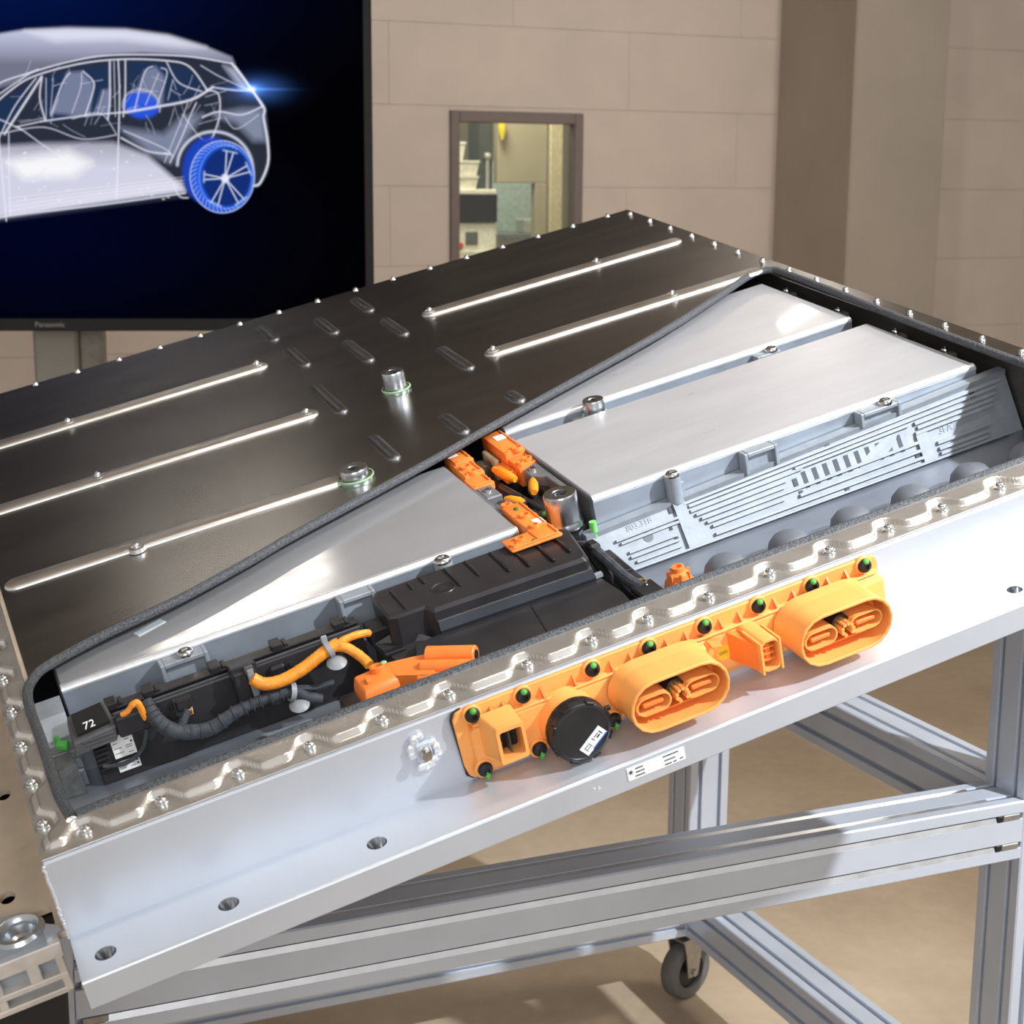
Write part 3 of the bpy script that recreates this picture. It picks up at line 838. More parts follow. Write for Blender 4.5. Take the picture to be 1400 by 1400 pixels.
# welded stud on the front wall
bm = NB()
random.seed(3)
for k in range(16):
    a = 2 * math.pi * k / 16
    rx, rz = .0105 + .003 * (k % 5 == 0), .0165
    if 2 <= k <= 3 or 9 <= k <= 10: continue
    ball(bm, (.3035 + rx * math.cos(a) + random.uniform(-.001, .001), -.0255, -.0305 + rz * math.sin(a)), .0042, (random.uniform(.8, 1.3), .8, random.uniform(.8, 1.4)), 8, 6)
put('weld_bead', bm, ALU_EDGE, hs, True)
bm = NB(); box(bm, (.3035, -.0265, -.030), (.016, .006, .021), .002); put('weld_boss', bm, ALU, hs)
bm = NB(); lathe(bm, [(.0062, 0), (.0062, .003), (.0056, .004), (.0060, .005), (.0054, .006), (.0058, .007), (.005, .009)], (.3035, -.029, -.030), (0, -1, 0), 16); put('threaded_stud', bm, BOLT, hs, True)
bm = NB()
for k in range(26):
    t_ = k / 25; ball(bm, (UL - .0004 + random.uniform(-.0006, .0006), -.0235 + .001 * t_, -.004 - .076 * t_), .0022, (.8, .9, random.uniform(.8, 1.5)), 8, 6)
put('weld_bead', bm, ALU_EDGE, hs, True)
# part label on the fascia: white sticker with blurred print
lb = NB(); box(lb, (.5005, -.0948, -.0915), (.0605, .0008, .0138), .0002)
lab = put('fascia_label', lb, WHITE, hs, label='white paper label with fine print')
bm = NB()
random.seed(5)
for (x0, x1, zz) in ((.479, .487, -.0872), (.479, .488, -.0912), (.478, .4885, -.0952), (.508, .524, -.0868), (.509, .521, -.0915), (.509, .516, -.0958), (.518, .521, -.0958), (.525, .528, -.0952)):
    x = x0
    while x < x1 - .0004:
        w = random.uniform(.0006, .0018); bx(bm, x, min(x + w, x1), -.09545, -.0951, zz - .0007, zz + .0007); x += w + .0005
for k in range(3):
    a = k * math.pi / 3; box(bm, (.4738, -.0953, -.0895), (.0048, .0003, .0008), 0, Matrix.Rotation(a, 3, 'Y'))
put('print', bm, INK, lab)
bm = text_bm('7 A', .006, .0002, Matrix.Translation((.4385, -.0947, -.093)) @ Matrix.Rotation(math.pi / 2, 4, 'X')); put('stamped_mark', bm, WHITE, hs)
# grey round plugs on the tray floor along the front wall
bm = NB(); lathe(bm, [(.0265, 0), (.0265, .010), (.0245, .019), (.018, .027), (.009, .031), (.0004, .032)], (.7400, .190, ZFL + .0004), (0, 0, 1), 20)
bx(bm, .7388, .7412, .164, .182, ZFL + .004, ZFL + .027, .0008)
pl = put('floor_plug', bm, DOME, hs, True)
for k in range(1, 6): clone(pl, hs, (.0835 * k, 0, 0))

# ================================================================== lid
ld = thing('battery_cover', 'dark steel cutaway cover sheet with pressed beads over the battery', 'cover', (0.6, 0.8, 0.0))
CP = [(-.0075, .024), (-.0115, .06), (-.0125, .095), (-.0130, .18), (-.0145, .25), (-.0125, .295), (-.0035, .322), (.0153, .343), (.0816, .371), (.1746, .397), (.2708, .437),
      (.3229, .4625), (.4522, .5145), (.5503, .555), (.6231, .589), (.736, .638), (.9462, .728), (1.0756, .797), (1.160, .846), (1.190, .856), (1.2075, .849), (1.2135, .825), (1.2115, .70), (1.2075, .588), (1.2040, .452),
      (1.2030, .294), (1.2030, .10), (1.2025, .055), (1.195, .034), (1.175, .0285), (1.05, .0285), (.80, .029), (.55, .030), (.30, .029), (.12, .0275), (.03, .0265), (.006, .0258), (-.0022, .0254)]
cordp = smooth_path([(p[0], p[1], .0045) for p in CP], 5)
bm = NB(); tube(bm, cordp, .0054, 10); put('edge_trim', bm, CORD, ld, True, label='braided dark rubber trim around the cut-out')
bm = NB(); tube(bm, [(-.0078, .019, .004), (-.0075, .0225, .004)], .0056, 10); put('trim_end', bm, BOLT, ld, True)
# main panel behind the diagonal cut
diag = [(p[0], p[1]) for p in CP[5:21]]
out = [(-.007, .33)] + [(p[0], p[1] + .001) for p in diag[1:]] + [(1.2055, .88), (1.2055, 1.378), (-.007, 1.378)]
bm = NB()
prism(bm, out, 'z', .0005, .0052, .0)
for e in [e for e in bm.edges if all(v.co.z > .005 for v in e.verts) and len(e.link_faces) == 2]: pass
put('lid_panel', bm, STEEL, ld)
bm = NB()
bx(bm, -.0135, -.0062, .318, 1.3845, .0004, .0046, .0015)
put('left_step', bm, PLATE, ld)
bm = NB(); bx(bm, 1.2045, 1.2095, .865, 1.3845, .0004, .0046, .0012); bx(bm, -.007, 1.2095, 1.3775, 1.3845, .0004, .0046, .0012); put('rear_step', bm, STEEL, ld)

FB = [.0003, .0690, .1400, .2080, .2783, .3460, .4265, .4948, .5560, .6235, .6936, .7630, .8335, .9000, .9720, 1.041, 1.110, 1.179]
LBV = [.0353 + .0793 * k for k in range(18)]
RBV = [1.3714 - .0776 * k for k in range(17)] + [.035]
BBU = [.0703 + .0703 * k for k in range(-1, 17)]


def sm(x): x = min(1, max(0, x)); return x * x * (3 - 2 * x)


def pocket(t, lst, w):
    m = 0
    for q in lst:
        dd = abs(t - q)
        if dd < w: m = max(m, sm((1 - dd / w) * 1.25))
    return m


HF = .0062


def zf(u, v):
    bf = -.0065 + .0215 * pocket(u, FB, .023)
    s1 = sm((v - bf) / .0065 + .5)
    bl = -.0335 + .0125 * pocket(v, LBV, .026)
    s2 = sm((u - bl) / .0065 + .5) if u < .0 else 1
    return HF * s1 * s2


def sheet(us, vs_, zfun, th=.0012):
    bm = NB(); g = [[bm.verts.new((u, v, zfun(u, v))) for v in vs_] for u in us]
    for i in range(len(us) - 1):
        for j in range(len(vs_) - 1): bm.faces.new((g[i][j], g[i + 1][j], g[i + 1][j + 1], g[i][j + 1]))
    # folded lip round the edge for thickness
    loop = [g[i][0] for i in range(len(us))] + [g[-1][j] for j in range(1, len(vs_))] + [g[i][-1] for i in range(len(us) - 2, -1, -1)] + [g[0][j] for j in range(len(vs_) - 2, 0, -1)]
    low = [bm.verts.new((x.co.x, x.co.y, x.co.z - th)) for x in loop]
    for i in range(len(loop)): bm.faces.new((loop[i], low[i], low[(i + 1) % len(loop)], loop[(i + 1) % len(loop)]))
    bmesh.ops.recalc_face_normals(bm, faces=bm.faces)
    return bm


def lin_(a, b, n): return [a + (b - a) * i / n for i in range(n + 1)]


bm = sheet(lin_(UL, UR, 520), lin_(VF, .0285, 22), zf); put('front_flange', bm, FLANGE, ld, True, sharp=50)
bm = sheet(lin_(UL, -.0125, 14), lin_(.0285, VB, 520), zf); put('left_flange', bm, FLANGE, ld, True, sharp=50)
bm = NB(); bx(bm, 1.2045, UR, .0285, VB, -.0008, .0008, .0004); put('right_flange', bm, STEEL, ld)
bm = NB(); bx(bm, -.0125, 1.2045, 1.380, VB, -.0008, .0008, .0004); put('rear_flange', bm, STEEL, ld)


def flange_bolt_bm(o, r=.0062):
    bm = NB()
    lathe(bm, [(r, 0), (r, .0010), (r * .86, .0020), (r * .84, .0038), (r * .62, .0058), (r * .44, .0063), (r * .40, .0048), (.0003, .0046)], o, (0, 0, 1), 16)
    return bm


b0 = put('flange_bolt', flange_bolt_bm((FB[0], 0, .0002)), BOLT, ld, True)
P0 = Vector((FB[0], 0, 0))
for u in FB[1:]: clone(b0, ld, Vector((u, random.uniform(-.001, .001), 0)) - P0)
for v in LBV: clone(b0, ld, Vector((-.0322, v, 0)) - P0)
b1 = put('flange_bolt', flange_bolt_bm((BBU[0], 1.40, .0008), .0052), BOLT, ld, True)
P1 = Vector((BBU[0], 1.40, 0))
for u in BBU[1:]: clone(b1, ld, Vector((u, 1.40, 0)) - P1)
for v in RBV: clone(b1, ld, Vector((1.2275, v, 0)) - P1)


def bead_bm(p0, p1, w, h_, n=5, z0=.0052):
    """pressed bead: rounded ridge with round ends between p0 and p1 (u,v)"""
    bm = NB(); a, b = Vector((*p0, z0)), Vector((*p1, z0)); d = (b - a).normalized(); s = Vector((-d.y, d.x, 0)); m = 8
    L_ = (b - a).length; st_ = [k / 4 * w for k in range(4)]
    tt = [w * (1 - math.cos(k * math.pi / 2 / 4)) for k in range(5)]
    stops = tt + [L_ - x for x in reversed(tt)]
    rows = []
    for t in stops:
        e = min(t, L_ - t); ww = math.sqrt(max(0, 1 - ((w - e) / w) ** 2)) * w if e < w else w
        ww = max(ww, 1e-4); rows.append([bm.verts.new(a + d * t + s * (ww * math.cos(math.pi * k / m)) + Vector((0, 0, 1)) * (h_ * ww / w * math.sin(math.pi * k / m) ** .8)) for k in range(m + 1)])
    for x, y in zip(rows, rows[1:]):
        for k in range(m): bm.faces.new((x[k], x[k + 1], y[k + 1], y[k]))
    bmesh.ops.recalc_face_normals(bm, faces=bm.faces)
    for f in bm.faces:
        if f.normal.z < 0: f.normal_flip()
    return bm


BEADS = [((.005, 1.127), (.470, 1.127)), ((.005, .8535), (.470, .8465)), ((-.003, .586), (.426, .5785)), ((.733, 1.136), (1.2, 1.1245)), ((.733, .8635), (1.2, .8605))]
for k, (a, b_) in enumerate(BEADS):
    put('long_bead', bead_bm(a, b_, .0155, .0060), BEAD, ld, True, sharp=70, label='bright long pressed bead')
SCREWS = [(.1563, 1.1262), (.4535, 1.1275), (.1563, .8521), (.4530, .8465), (.1557, .5655), (.7469, 1.1345), (1.0439, 1.1290), (.7470, .8630), (1.0435, .8610)]
for k, s in enumerate(SCREWS):
    bm = NB()
    lathe(bm, [(.0105, 0), (.0095, .0048), (.0068, .0058), (.0064, .0048), (.0062, .0052)], (s[0], s[1], .006), (0, 0, 1), 18)
    sc_ = put('bead_screw_seat', bm, BEAD, ld, True)
    put('screw_head', flange_bolt_bm((s[0], s[1], .0105), .0050), BOLT, sc_, True)
EMB = [(.5125, 1.236, 1.338), (.5985, 1.1785, 1.284), (.680, 1.240, 1.337), (.6795, 1.0645, 1.1745), (.597, .992, 1.122), (.5155, 1.061, 1.173), (.4965, .810, .961),
       (.6955, .824, .955), (.697, .640, .6915), (.598, .596, .6844), (.497, .5845, .688)]
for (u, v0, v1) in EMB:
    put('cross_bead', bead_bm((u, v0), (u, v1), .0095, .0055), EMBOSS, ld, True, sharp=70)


def shoulder_bm(o, r, h_, fl, hexr=.36):
    bm = NB()
    lathe(bm, [(fl, 0), (fl, .003), (fl * .97, .0042), (r * 1.0, .0055), (r, h_ - .002), (r * .94, h_), (r * hexr * 1.15, h_), (r * hexr, h_ - .001), (r * hexr, h_ - .009), (.0004, h_ - .009)], o, (0, 0, 1), 28)
    return bm


def ring_bm(o, r, t):
    bm = NB(); tube(bm, [(o[0] + r * math.cos(2 * math.pi * k / 28), o[1] + r * math.sin(2 * math.pi * k / 28), o[2]) for k in range(28)], t, 6, True); return bm


for (u, v, r, h_, fl) in ((.585, .838, .0165, .0290, .0205), (.4365, .569, .0185, .0150, .0235)):
    s = put('shoulder_bolt', shoulder_bm((u, v, .0052), r, h_, fl), ZINC, ld, True)
    put('green_seal_ring', ring_bm((u, v, .0085), fl * .985, .0012), mat('seal_green', (150, 196, 140), 0.5), s, True)
    bm = NB(); cyl(bm, (u, v, h_ - .006), (u, v, h_ - .0032), r * .33, 6); put('hex_socket', bm, BOLT_D, s)

# ================================================================== battery modules
def module(lb, u0, u1, v0, v1, zt=-.012, zb_=-.0985, mtop=None):
    mtop = mtop or MODTOP
    t = thing('battery_module', lb, 'battery module', ((u0 + u1) / 2, (v0 + v1) / 2, zb_), True, 'aluminium battery modules')
    bm = NB(); prism(bm, [(v0, zb_), (v1, zb_), (v1, zt - .003), (v1 - .003, zt - .0012), (v0 + .0035, zt - .0012), (v0 + .0012, zt - .0025), (v0, zt - .005)], 'x', u0, u1); put('side_shell', bm, MODSIDE, t)
    bm = NB(); bx(bm, u0 + .001, u1 - .001, v0 + .0035, v1 - .002, zt - .002, zt, .0006); put('top_plate', bm, mtop, t)
    bm = NB(); prism(bm, [(v0 + .0065, zt + .0002), (v0 + .0035, zt - .0004), (v0 + .0012, zt - .0016), (v0 - .0004, zt - .0036), (v0 - .0010, zt - .0062), (v0 - .0006, zt - .0074), (v0 + .0010, zt - .0070), (v0 + .0065, zt - .002)], 'x', u0, u1); put('edge_highlight', bm, ALU_EDGE, t, True, sharp=60)  # white bead put in to carry the highlight along the module edge
    bm = NB(); bx(bm, u0 - .002, u0 + .0008, v0 + .004, v1 - .004, zb_ + .004, zt - .004, .001); put('end_cap', bm, GREYP, t)
    return t


m1 = module('aluminium battery module at the front right above the ribbed casting', .650, 1.1905, .3285, .568)
m2 = module('aluminium battery module second from the front on the right, half under the lid', .655, 1.1905, .606, .85)
m3 = module('aluminium battery module on the left with a curved light streak', .020, .5495, .3165, .560, mtop=MODTOP3)


def screw_bm(o, r=.009):
    bm = NB(); lathe(bm, [(r, 0), (r, .002), (r * .92, .0045), (r * .7, .0062), (r * .4, .0066), (r * .36, .0045), (.0003, .0045)], o, (0, 0, 1), 18); return bm


def lug(par, u, v, w, d, zt, zb_, hollow=True, screw=None, mt=None):
    """cast lug in front of the side shell: rim box with a recessed face, screw on top"""
    mt = mt or CAST
    bm = NB()
    bx(bm, u - w / 2, u - w / 2 + .0045, v - d, v, zb_, zt, .0008)
    bx(bm, u + w / 2 - .0045, u + w / 2, v - d, v, zb_, zt, .0008)
    bx(bm, u - w / 2 + .0045, u + w / 2 - .0045, v - d, v, zt - .005, zt, .0008)
    bx(bm, u - w / 2 + .0045, u + w / 2 - .0045, v - d * .55, v, zb_, zt - .005)
    o = put('lug', bm, mt, par)
    if screw is not None: put('lug_screw', screw_bm((u + screw, v - d * .5, zt)), BOLT, o, True)
    return o


def post_lug(par, u, v, r, zt, zb_, mt=None):
    bm = NB(); cyl(bm, (u, v - r * 1.05, zb_), (u, v - r * 1.05, zt), r, 16); bx(bm, u - r * .8, u + r * .8, v - r, v, zb_, zt - .001, .0008)
    bx(bm, u + r * .9, u + r * 1.6, v - r * .8, v, zb_, zt - .012, .0008)
    o = put('lug', bm, mt or CAST, par, True); put('lug_screw', screw_bm((u, v - r * 1.05, zt), r * .95), BOLT, o, True); return o


bm = NB(); box(bm, (.1300, .3850, -.0115), (.036, .012, .0010), .0002, Matrix.Rotation(math.radians(22), 3, 'Z')); put('paper_label', bm, mat('label_pale', (196, 204, 210), 0.4), m3, label='pale sticker by the trim')
# ------------------------------------------------------------------ ribbed casting before the front right module
ca = thing('ribbed_casting', 'pale ribbed aluminium casting along the front right module', 'casting', (.93, .3, -.1))
CU0, CU1 = .628, 1.2230


def ztop(u): return -.0500 + (u - .65) * (.0225 / .54)


VA, VBs = .3165, .285               # front face: top and bottom v


def face(u, s, off=0.0):
    """point on the sloping front face, s from 0 (top) to 1 (foot), off outwards"""
    zt = ztop(u); z_ = zt + (ZFL - zt) * s; v_ = VA + (VBs - VA) * s
    dz, dv = ZFL - zt, VBs - VA; L_ = math.hypot(dz, dv)
    return Vector((u, v_ + off * dz / L_, z_ - off * dv / L_))


def facebox(bm, u0, u1, s0, s1, o0, o1):
    lo = [[face(u, s, o) for (s, o) in ((s0, o0), (s0, o1), (s1, o1), (s1, o0))] for u in (u0, u1)]
    loft(bm, lo)


bm = NB()
loft(bm, [[(u, .3268, ZFL + .0004), (u, VBs, ZFL + .0004), face(u, 0, 0), (u, VA, ztop(u) + .0008), (u, .3268, ztop(u) + .0008)] for u in (CU0, .80, .95, 1.10, CU1)])
put('casting_body', bm, CASTR, ca)
bm = NB(); loft(bm, [[(u, .3266, ztop(u) - .0045), (u, VA - .0035, ztop(u) - .0045), (u, VA - .0040, ztop(u) + .0016), (u, .3266, ztop(u) + .0020)] for u in (CU0, .80, .95, 1.10, CU1)])
put('top_ledge', bm, CASTR, ca)
RIBS = [(.755, 1.215, .12, .0026), (.76, 1.205, .20, .0024), (.76, .915, .30, .0022), (1.078, 1.20, .29, .0024), (1.080, 1.195, .37, .0022), (.765, .89, .40, .0024), (1.075, 1.19, .45, .0022), (.77, .885, .50, .0022),
        (.905, 1.07, .27, .003), (.66, .745, .32, .0024), (.665, .745, .40, .002), (.67, .735, .62, .0024), (.67, .735, .72, .0024), (.675, .735, .84, .002), (.775, 1.09, .60, .0022), (.78, .88, .70, .0022), (.90, 1.08, .74, .0026), (1.10, 1.18, .72, .0022), (1.10, 1.175, .82, .0022), (.78, 1.08, .86, .0024), (1.10, 1.17, .9, .002)]
for (a, b_, s, o_) in RIBS:
    bm = NB(); facebox(bm, a, b_, s - .025, s + .025, -.001, o_ + .0022); put('rib', bm, CASTR, ca)
for (a, b_, s0, s1) in ((.742, .757, .04, .98), (1.074, 1.090, .48, .98), (.630, .66, .9, .98)):
    bm = NB(); facebox(bm, a, b_, s0, s1, -.001, .0045); put('upright', bm, CASTR, ca)
bm = NB(); facebox(bm, .64, 1.2, .94, .98, -.001, .006); put('foot_rail', bm, CASTR, ca)
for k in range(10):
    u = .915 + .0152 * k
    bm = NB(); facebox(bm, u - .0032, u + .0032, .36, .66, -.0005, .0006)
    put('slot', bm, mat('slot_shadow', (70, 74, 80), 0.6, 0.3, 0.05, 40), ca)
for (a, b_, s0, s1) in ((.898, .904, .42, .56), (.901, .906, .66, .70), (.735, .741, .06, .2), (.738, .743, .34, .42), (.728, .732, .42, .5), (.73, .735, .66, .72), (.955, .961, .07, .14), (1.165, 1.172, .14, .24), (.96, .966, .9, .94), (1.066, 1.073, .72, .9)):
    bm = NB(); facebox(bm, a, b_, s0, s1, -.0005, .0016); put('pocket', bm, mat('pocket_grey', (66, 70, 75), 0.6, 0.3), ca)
bm = NB(); cyl(bm, face(.700, .46, -.001), face(.700, .46, .0014), .0062, 18); put('round_boss', bm, mat('boss_grey', (96, 101, 106), 0.5, 0.3), ca, True)


def faceM(u, s):
    p = face(u, s, .0004); ex = (face(u + .01, s, .0004) - p).normalized(); ez = (face(u, s - .1, .0004) - p).normalized(); n_ = ex.cross(ez)
    ez = n_.cross(ex)
    return Matrix(((ex.x, ez.x, n_.x, p.x), (ex.y, ez.y, n_.y, p.y), (ex.z, ez.z, n_.z, p.z), (0, 0, 0, 1)))


put('cast_mark', text_bm('3FA2K', .0125, .0006, faceM(1.125, .55)), CASTR, ca, label='raised cast lettering')
put('cast_mark', text_bm('803.31B', .0105, .0006, faceM(.695, .17)), CASTR, ca, label='raised cast number')
post_lug(ca, .7495, .3266, .0092, -.0150, ztop(.75) - .002)
lug(ca, .866, .3266, .046, .017, -.0165, ztop(.866) - .002)
o_ = lug(ca, 1.036, .3266, .058, .017, -.0175, ztop(1.036) - .001, screw=.012)
# lugs of the cast beam between the two right modules
cb = thing('middle_casting', 'pale cast strip between the two right battery modules', 'casting', (.93, .59, -.1))
bm = NB(); bx(bm, .665, 1.18, .5700, .6036, ZFL + .0004, -.052, .001); put('casting_body', bm, CAST, cb)
lug(cb, 1.045, .6038, .036, .016, -.0185, -.054, screw=.008)
bm = NB(); bx(bm, .748, .795, .5695, .6038, -.06, -.024, .0015); put('bolt_seat', bm, CAST, cb)
s = put('shoulder_bolt', shoulder_bm((.776, .5866, -.024), .0145, .024, .0172), ZINC, cb, True)
put('green_seal_ring', ring_bm((.776, .5866, -.0205), .0168, .0011), mat('seal_green', (150, 196, 140)), s, True)
bm = NB(); cyl(bm, (.776, .5866, -.010), (.776, .5866, -.0085), .0048, 6); put('hex_socket', bm, BOLT_D, s)
# casting before the left module
cc = thing('left_casting', 'pale cast strip with lugs before the left battery module', 'casting', (.28, .29, -.1))
bm = NB(); prism(bm, [(.3146, ZFL + .0004), (.286, ZFL + .0004), (.2865, -.066), (.3146, -.064)], 'x', -.0155, .55); prism(bm, [(.3146, ZFL + .0004), (.259, ZFL + .0004), (.266, -.042), (.284, -.024), (.3146, -.019)], 'x', -.0158, .0165); put('casting_body', bm, CAST, cc)
bm = NB()
for zz in (-.047, -.058, -.069, -.081): bx(bm, -.0150, .0160, .2585 + (zz + .1) * .12 - .0035, .29, zz - .002, zz + .002, .0008)
put('rib', bm, CAST, cc)
lug(cc, .148, .3146, .052, .018, -.0185, -.066, screw=.004)
lug(cc, .345, .3146, .042, .019, -.0155, -.066)
post_lug(cc, .4505, .3146, .0105, -.0150, -.066)
# right end brackets in the dark gap under the right flange
eb = thing('end_bracket_rail', 'dark cast rail with brackets at the right ends of the modules', 'bracket', (1.21, .6, -.1))
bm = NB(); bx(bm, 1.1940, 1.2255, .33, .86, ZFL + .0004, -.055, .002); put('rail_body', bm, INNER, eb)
for v in (.41, .52, .66, .80):
    bm = NB(); bx(bm, 1.1925, 1.2135, v - .014, v + .014, -.056, -.020, .002); o_ = put('bracket', bm, mat('bracket_grey', (130, 124, 120), 0.45, 0.5), eb)
    put('bracket_screw', screw_bm((1.204, v, -.020), .006), BOLT, o_, True)

# ================================================================== orange connector panel on the front wall
VP = -.0248
cp = thing('connector_panel', 'long bright orange plastic connector panel on the front of the battery', 'connector panel', (.566, -.03, -.04))
ol = [(.3360, -.010), (.3395, -.0035), (.3470, -.0012), (.7900, -.0022), (.7965, -.0050), (.7985, -.012), (.7985, -.060), (.796, -.066), (.60, -.070), (.352, -.0765), (.3455, -.0760), (.3405, -.0715), (.3375, -.060)]
MXZ = Matrix(((1, 0, 0, 0), (0, 0, -1, 0), (0, 1, 0, 0), (0, 0, 0, 1)))
bm = plate(ol, [], -.0048 - VP, -VP, None); bm.free()
bm = NB(); prism(bm, ol, 'y', VP - .0048, VP - .0002, .0008); put('base_plate', bm, ORANGE, cp, sharp=30)
bm = NB(); prism(bm, [(p[0] * 1.0 - (0.0 if p[0] > .5 else .0016), p[1]) for p in [(.3358, -.011), (.3385, -.0035), (.345, -.001), (.348, -.001), (.343, -.0045), (.3395, -.011), (.3415, -.070), (.353, -.0768), (.3455, -.0770), (.3395, -.072)]], 'y', VP - .002, VP + .0001); put('gasket', bm, RUBBER, cp)
VB0 = VP - .0045


def body(u0, u1, zt, zb_, depth, ch=.004):
    """raised block with chamfered rim"""
    a = [(u0, VB0, zb_), (u1, VB0, zb_), (u1, VB0, zt), (u0, VB0, zt)]
    b_ = [(u0 + ch * .6, VB0 - depth, zb_ + ch), (u1 - ch * .6, VB0 - depth, zb_ + ch), (u1 - ch * .6, VB0 - depth, zt - ch), (u0 + ch * .6, VB0 - depth, zt - ch)]
    bm = NB(); loft(bm, [a, b_])
    bmesh.ops.bevel(bm, geom=[e for e in bm.edges], offset=.0012, segments=2, profile=.5, affect='EDGES')
    return bm


put('raised_body', body(.3475, .396, -.0205, -.0735, .006), ORANGE, cp, True)
put('raised_body', body(.392, .598, -.0170, -.0715, .009), ORANGE, cp, True)
put('raised_body', body(.590, .7965, -.0170, -.0640, .009), ORANGE, cp, True)
put('raised_body', body(.492, .594, -.0200, -.0660, .017), ORANGE, cp, True)
put('raised_body', body(.672, .7965, -.0195, -.0640, .017), ORANGE, cp, True)
# triangular stiffeners along the top
for u in (.3735, .3862, .4255, .4585, .4980, .5190, .5580, .5790, .6172, .6380, .6780, .6998, .7392, .7605):
    bm = NB(); prism(bm, [(VB0 + .001, -.0060), (VB0 + .001, -.0185), (VB0 - .0105, -.0185)], 'x', u - .0011, u + .0011); put('stiffener', bm, ORANGE_D, cp)
for u in (.5045, .5960, .683, .724):
    bm = NB(); loft(bm, [[(u, VB0 - .006, -.019), (u + .012, VB0 - .006, -.021), (u + .004, VB0 - .006, -.030)], [(u + .0005, VB0 - .020, -.024), (u + .0115, VB0 - .020, -.026), (u + .004, VB0 - .020, -.031)]]); put('corner_rib', bm, ORANGE_D, cp)
# ridge line over the body
bm = NB(); tube(bm, smooth_path([(.352, VB0 - .004, -.0195), (.40, VB0 - .007, -.0188), (.47, VB0 - .0085, -.0180), (.56, VB0 - .0085, -.0175), (.65, VB0 - .0085, -.0175), (.79, VB0 - .0085, -.0175)]), .0016, 8); put('ridge', bm, ORANGE, cp, True)


def panel_bolt(u, z_, up=True, paint=True, VB0=VB0):
    bm = NB(); lathe(bm, [(.0098, 0), (.0098, .0032), (.0085, .0042)], (u, VB0 + .001, z_), (0, -1, 0), 18); b0_ = put('bolt_seat', bm, ORANGE, cp, True)
    bm = NB(); lathe(bm, [(.0074, .0034), (.0074, .0056), (.0064, .0082), (.0042, .0094), (.0030, .0095), (.0028, .0078), (.0003, .0078)], (u, VB0 + .001, z_), (0, -1, 0), 20); bb = put('bolt', bm, BLACK3, cp, True)
    if paint:
        bm = NB(); s = 1 if up else -1
        ball(bm, (u + .0006, VB0 - .0062, z_ + s * .0050), .0033, (1.05, 1.0, .95), 10, 7)
        if not up: ball(bm, (u + .001, VB0 - .004, z_ - .0092), .0020, (1, 1.2, 1.6), 8, 6)
        put('paint_mark', bm, GREEN, bb, True)
    bm = NB()
    prism(bm, [(VB0 + .001, z_ - .008), (VB0 + .001, z_ - .0145), (VB0 - .0065, z_ - .0145)], 'x', u - .0055, u - .004); prism(bm, [(VB0 + .001, z_ - .008), (VB0 + .001, z_ - .0145), (VB0 - .0065, z_ - .0145)], 'x', u + .004, u + .0055)
    if up: put('seat_rib', bm, ORANGE_D, b0_)
    else: bm.free()


for u in (.3545, .4062, .4782, .5385, .599, .6592, .7200, .7812): panel_bolt(u, -.0095 + .001)
panel_bolt(.3540, -.0655, False, VB0=VB0 - .0045); panel_bolt(.4085, -.0640, False, VB0=VB0 - .0085); panel_bolt(.4870, -.064, False, VB0=VB0 - .0085)
# square socket
sq = [(.3655, -.0455), (.3885, -.0462), (.3885, -.0155), (.3655, -.0148)]
bm = NB()
o_r = rrect(.3768, -.0310, .0140, .0185, .003); i_r = rrect(.3768, -.0306, .0108, .0142, .0022)
loft(bm, [[(.3768 + (p[0] - .3768) * 1.28 - .002, VB0 - .004, -.0330 + (p[1] + .0310) * 1.20) for p in o_r], [(.3768 + (p[0] - .3768) * 1.12 - .001, VB0 - .016, -.0315 + (p[1] + .0310) * 1.1) for p in o_r], [(p[0], VB0 - .030, p[1]) for p in o_r]], False)
shell(bm, o_r, i_r, VB0 - .030, VB0 - .038, VB0 - .012, False); q_ = put('square_socket', bm, ORANGE, cp, True, sharp=45)
bm = NB(); bx(bm, .3655, .3880, VB0 - .0185, VB0 - .010, -.0450, -.0160); put('socket_insert', bm, BLACK3, q_)
bm = NB()
for k in range(3):
    for j in range(4): bx(bm, .3695 + k * .0065, .3705 + k * .0065, VB0 - .027, VB0 - .018, -.0405 + j * .0065, -.0395 + j * .0065)
bx(bm, .3762, .3776, VB0 - .030, VB0 - .018, -.0450, -.0165); o_ = put('contact_pins', bm, GREYP, q_); o_['kind'] = 'stuff'
# vent cap
vc = (.4425, -.0445)
bm = NB(); lathe(bm, [(.0300, .004), (.0285, .014), (.0272, .030)], (vc[0], VB0, vc[1]), (0, -1, 0), 40); put('cap_neck', bm, ORANGE, cp, True)
bm = NB(); lathe(bm, [(.0290, .026), (.0300, .027), (.0300, .042), (.0290, .0438), (.0262, .0446), (.0258, .0442), (.0002, .0446)], (vc[0], VB0, vc[1]), (0, -1, 0), 48); vcap = put('vent_cap', bm, BLACK, cp, True, label='round black vent cap')
for k in range(8):
    a = math.radians(20 + 45 * k)
    bm = NB(); box(bm, (vc[0] + .0296 * math.cos(a), VB0 - .0408, vc[1] + .0296 * math.sin(a)), (.0034, .0070, .0085), .0006, Matrix.Rotation(-a, 3, 'Y')); put('grip_notch', bm, BLACK3, vcap)
for k in range(44):
    if k % 6 == 0: continue
bm = NB()
for k in range(72):
    a = 2 * math.pi * k / 72; box(bm, (vc[0] + .0301 * math.cos(a), VB0 - .031, vc[1] + .0301 * math.sin(a)), (.0010, .007, .0011), 0, Matrix.Rotation(-a, 3, 'Y'))
kn = put('knurling', bm, BLACK2, vcap); kn['kind'] = 'stuff'
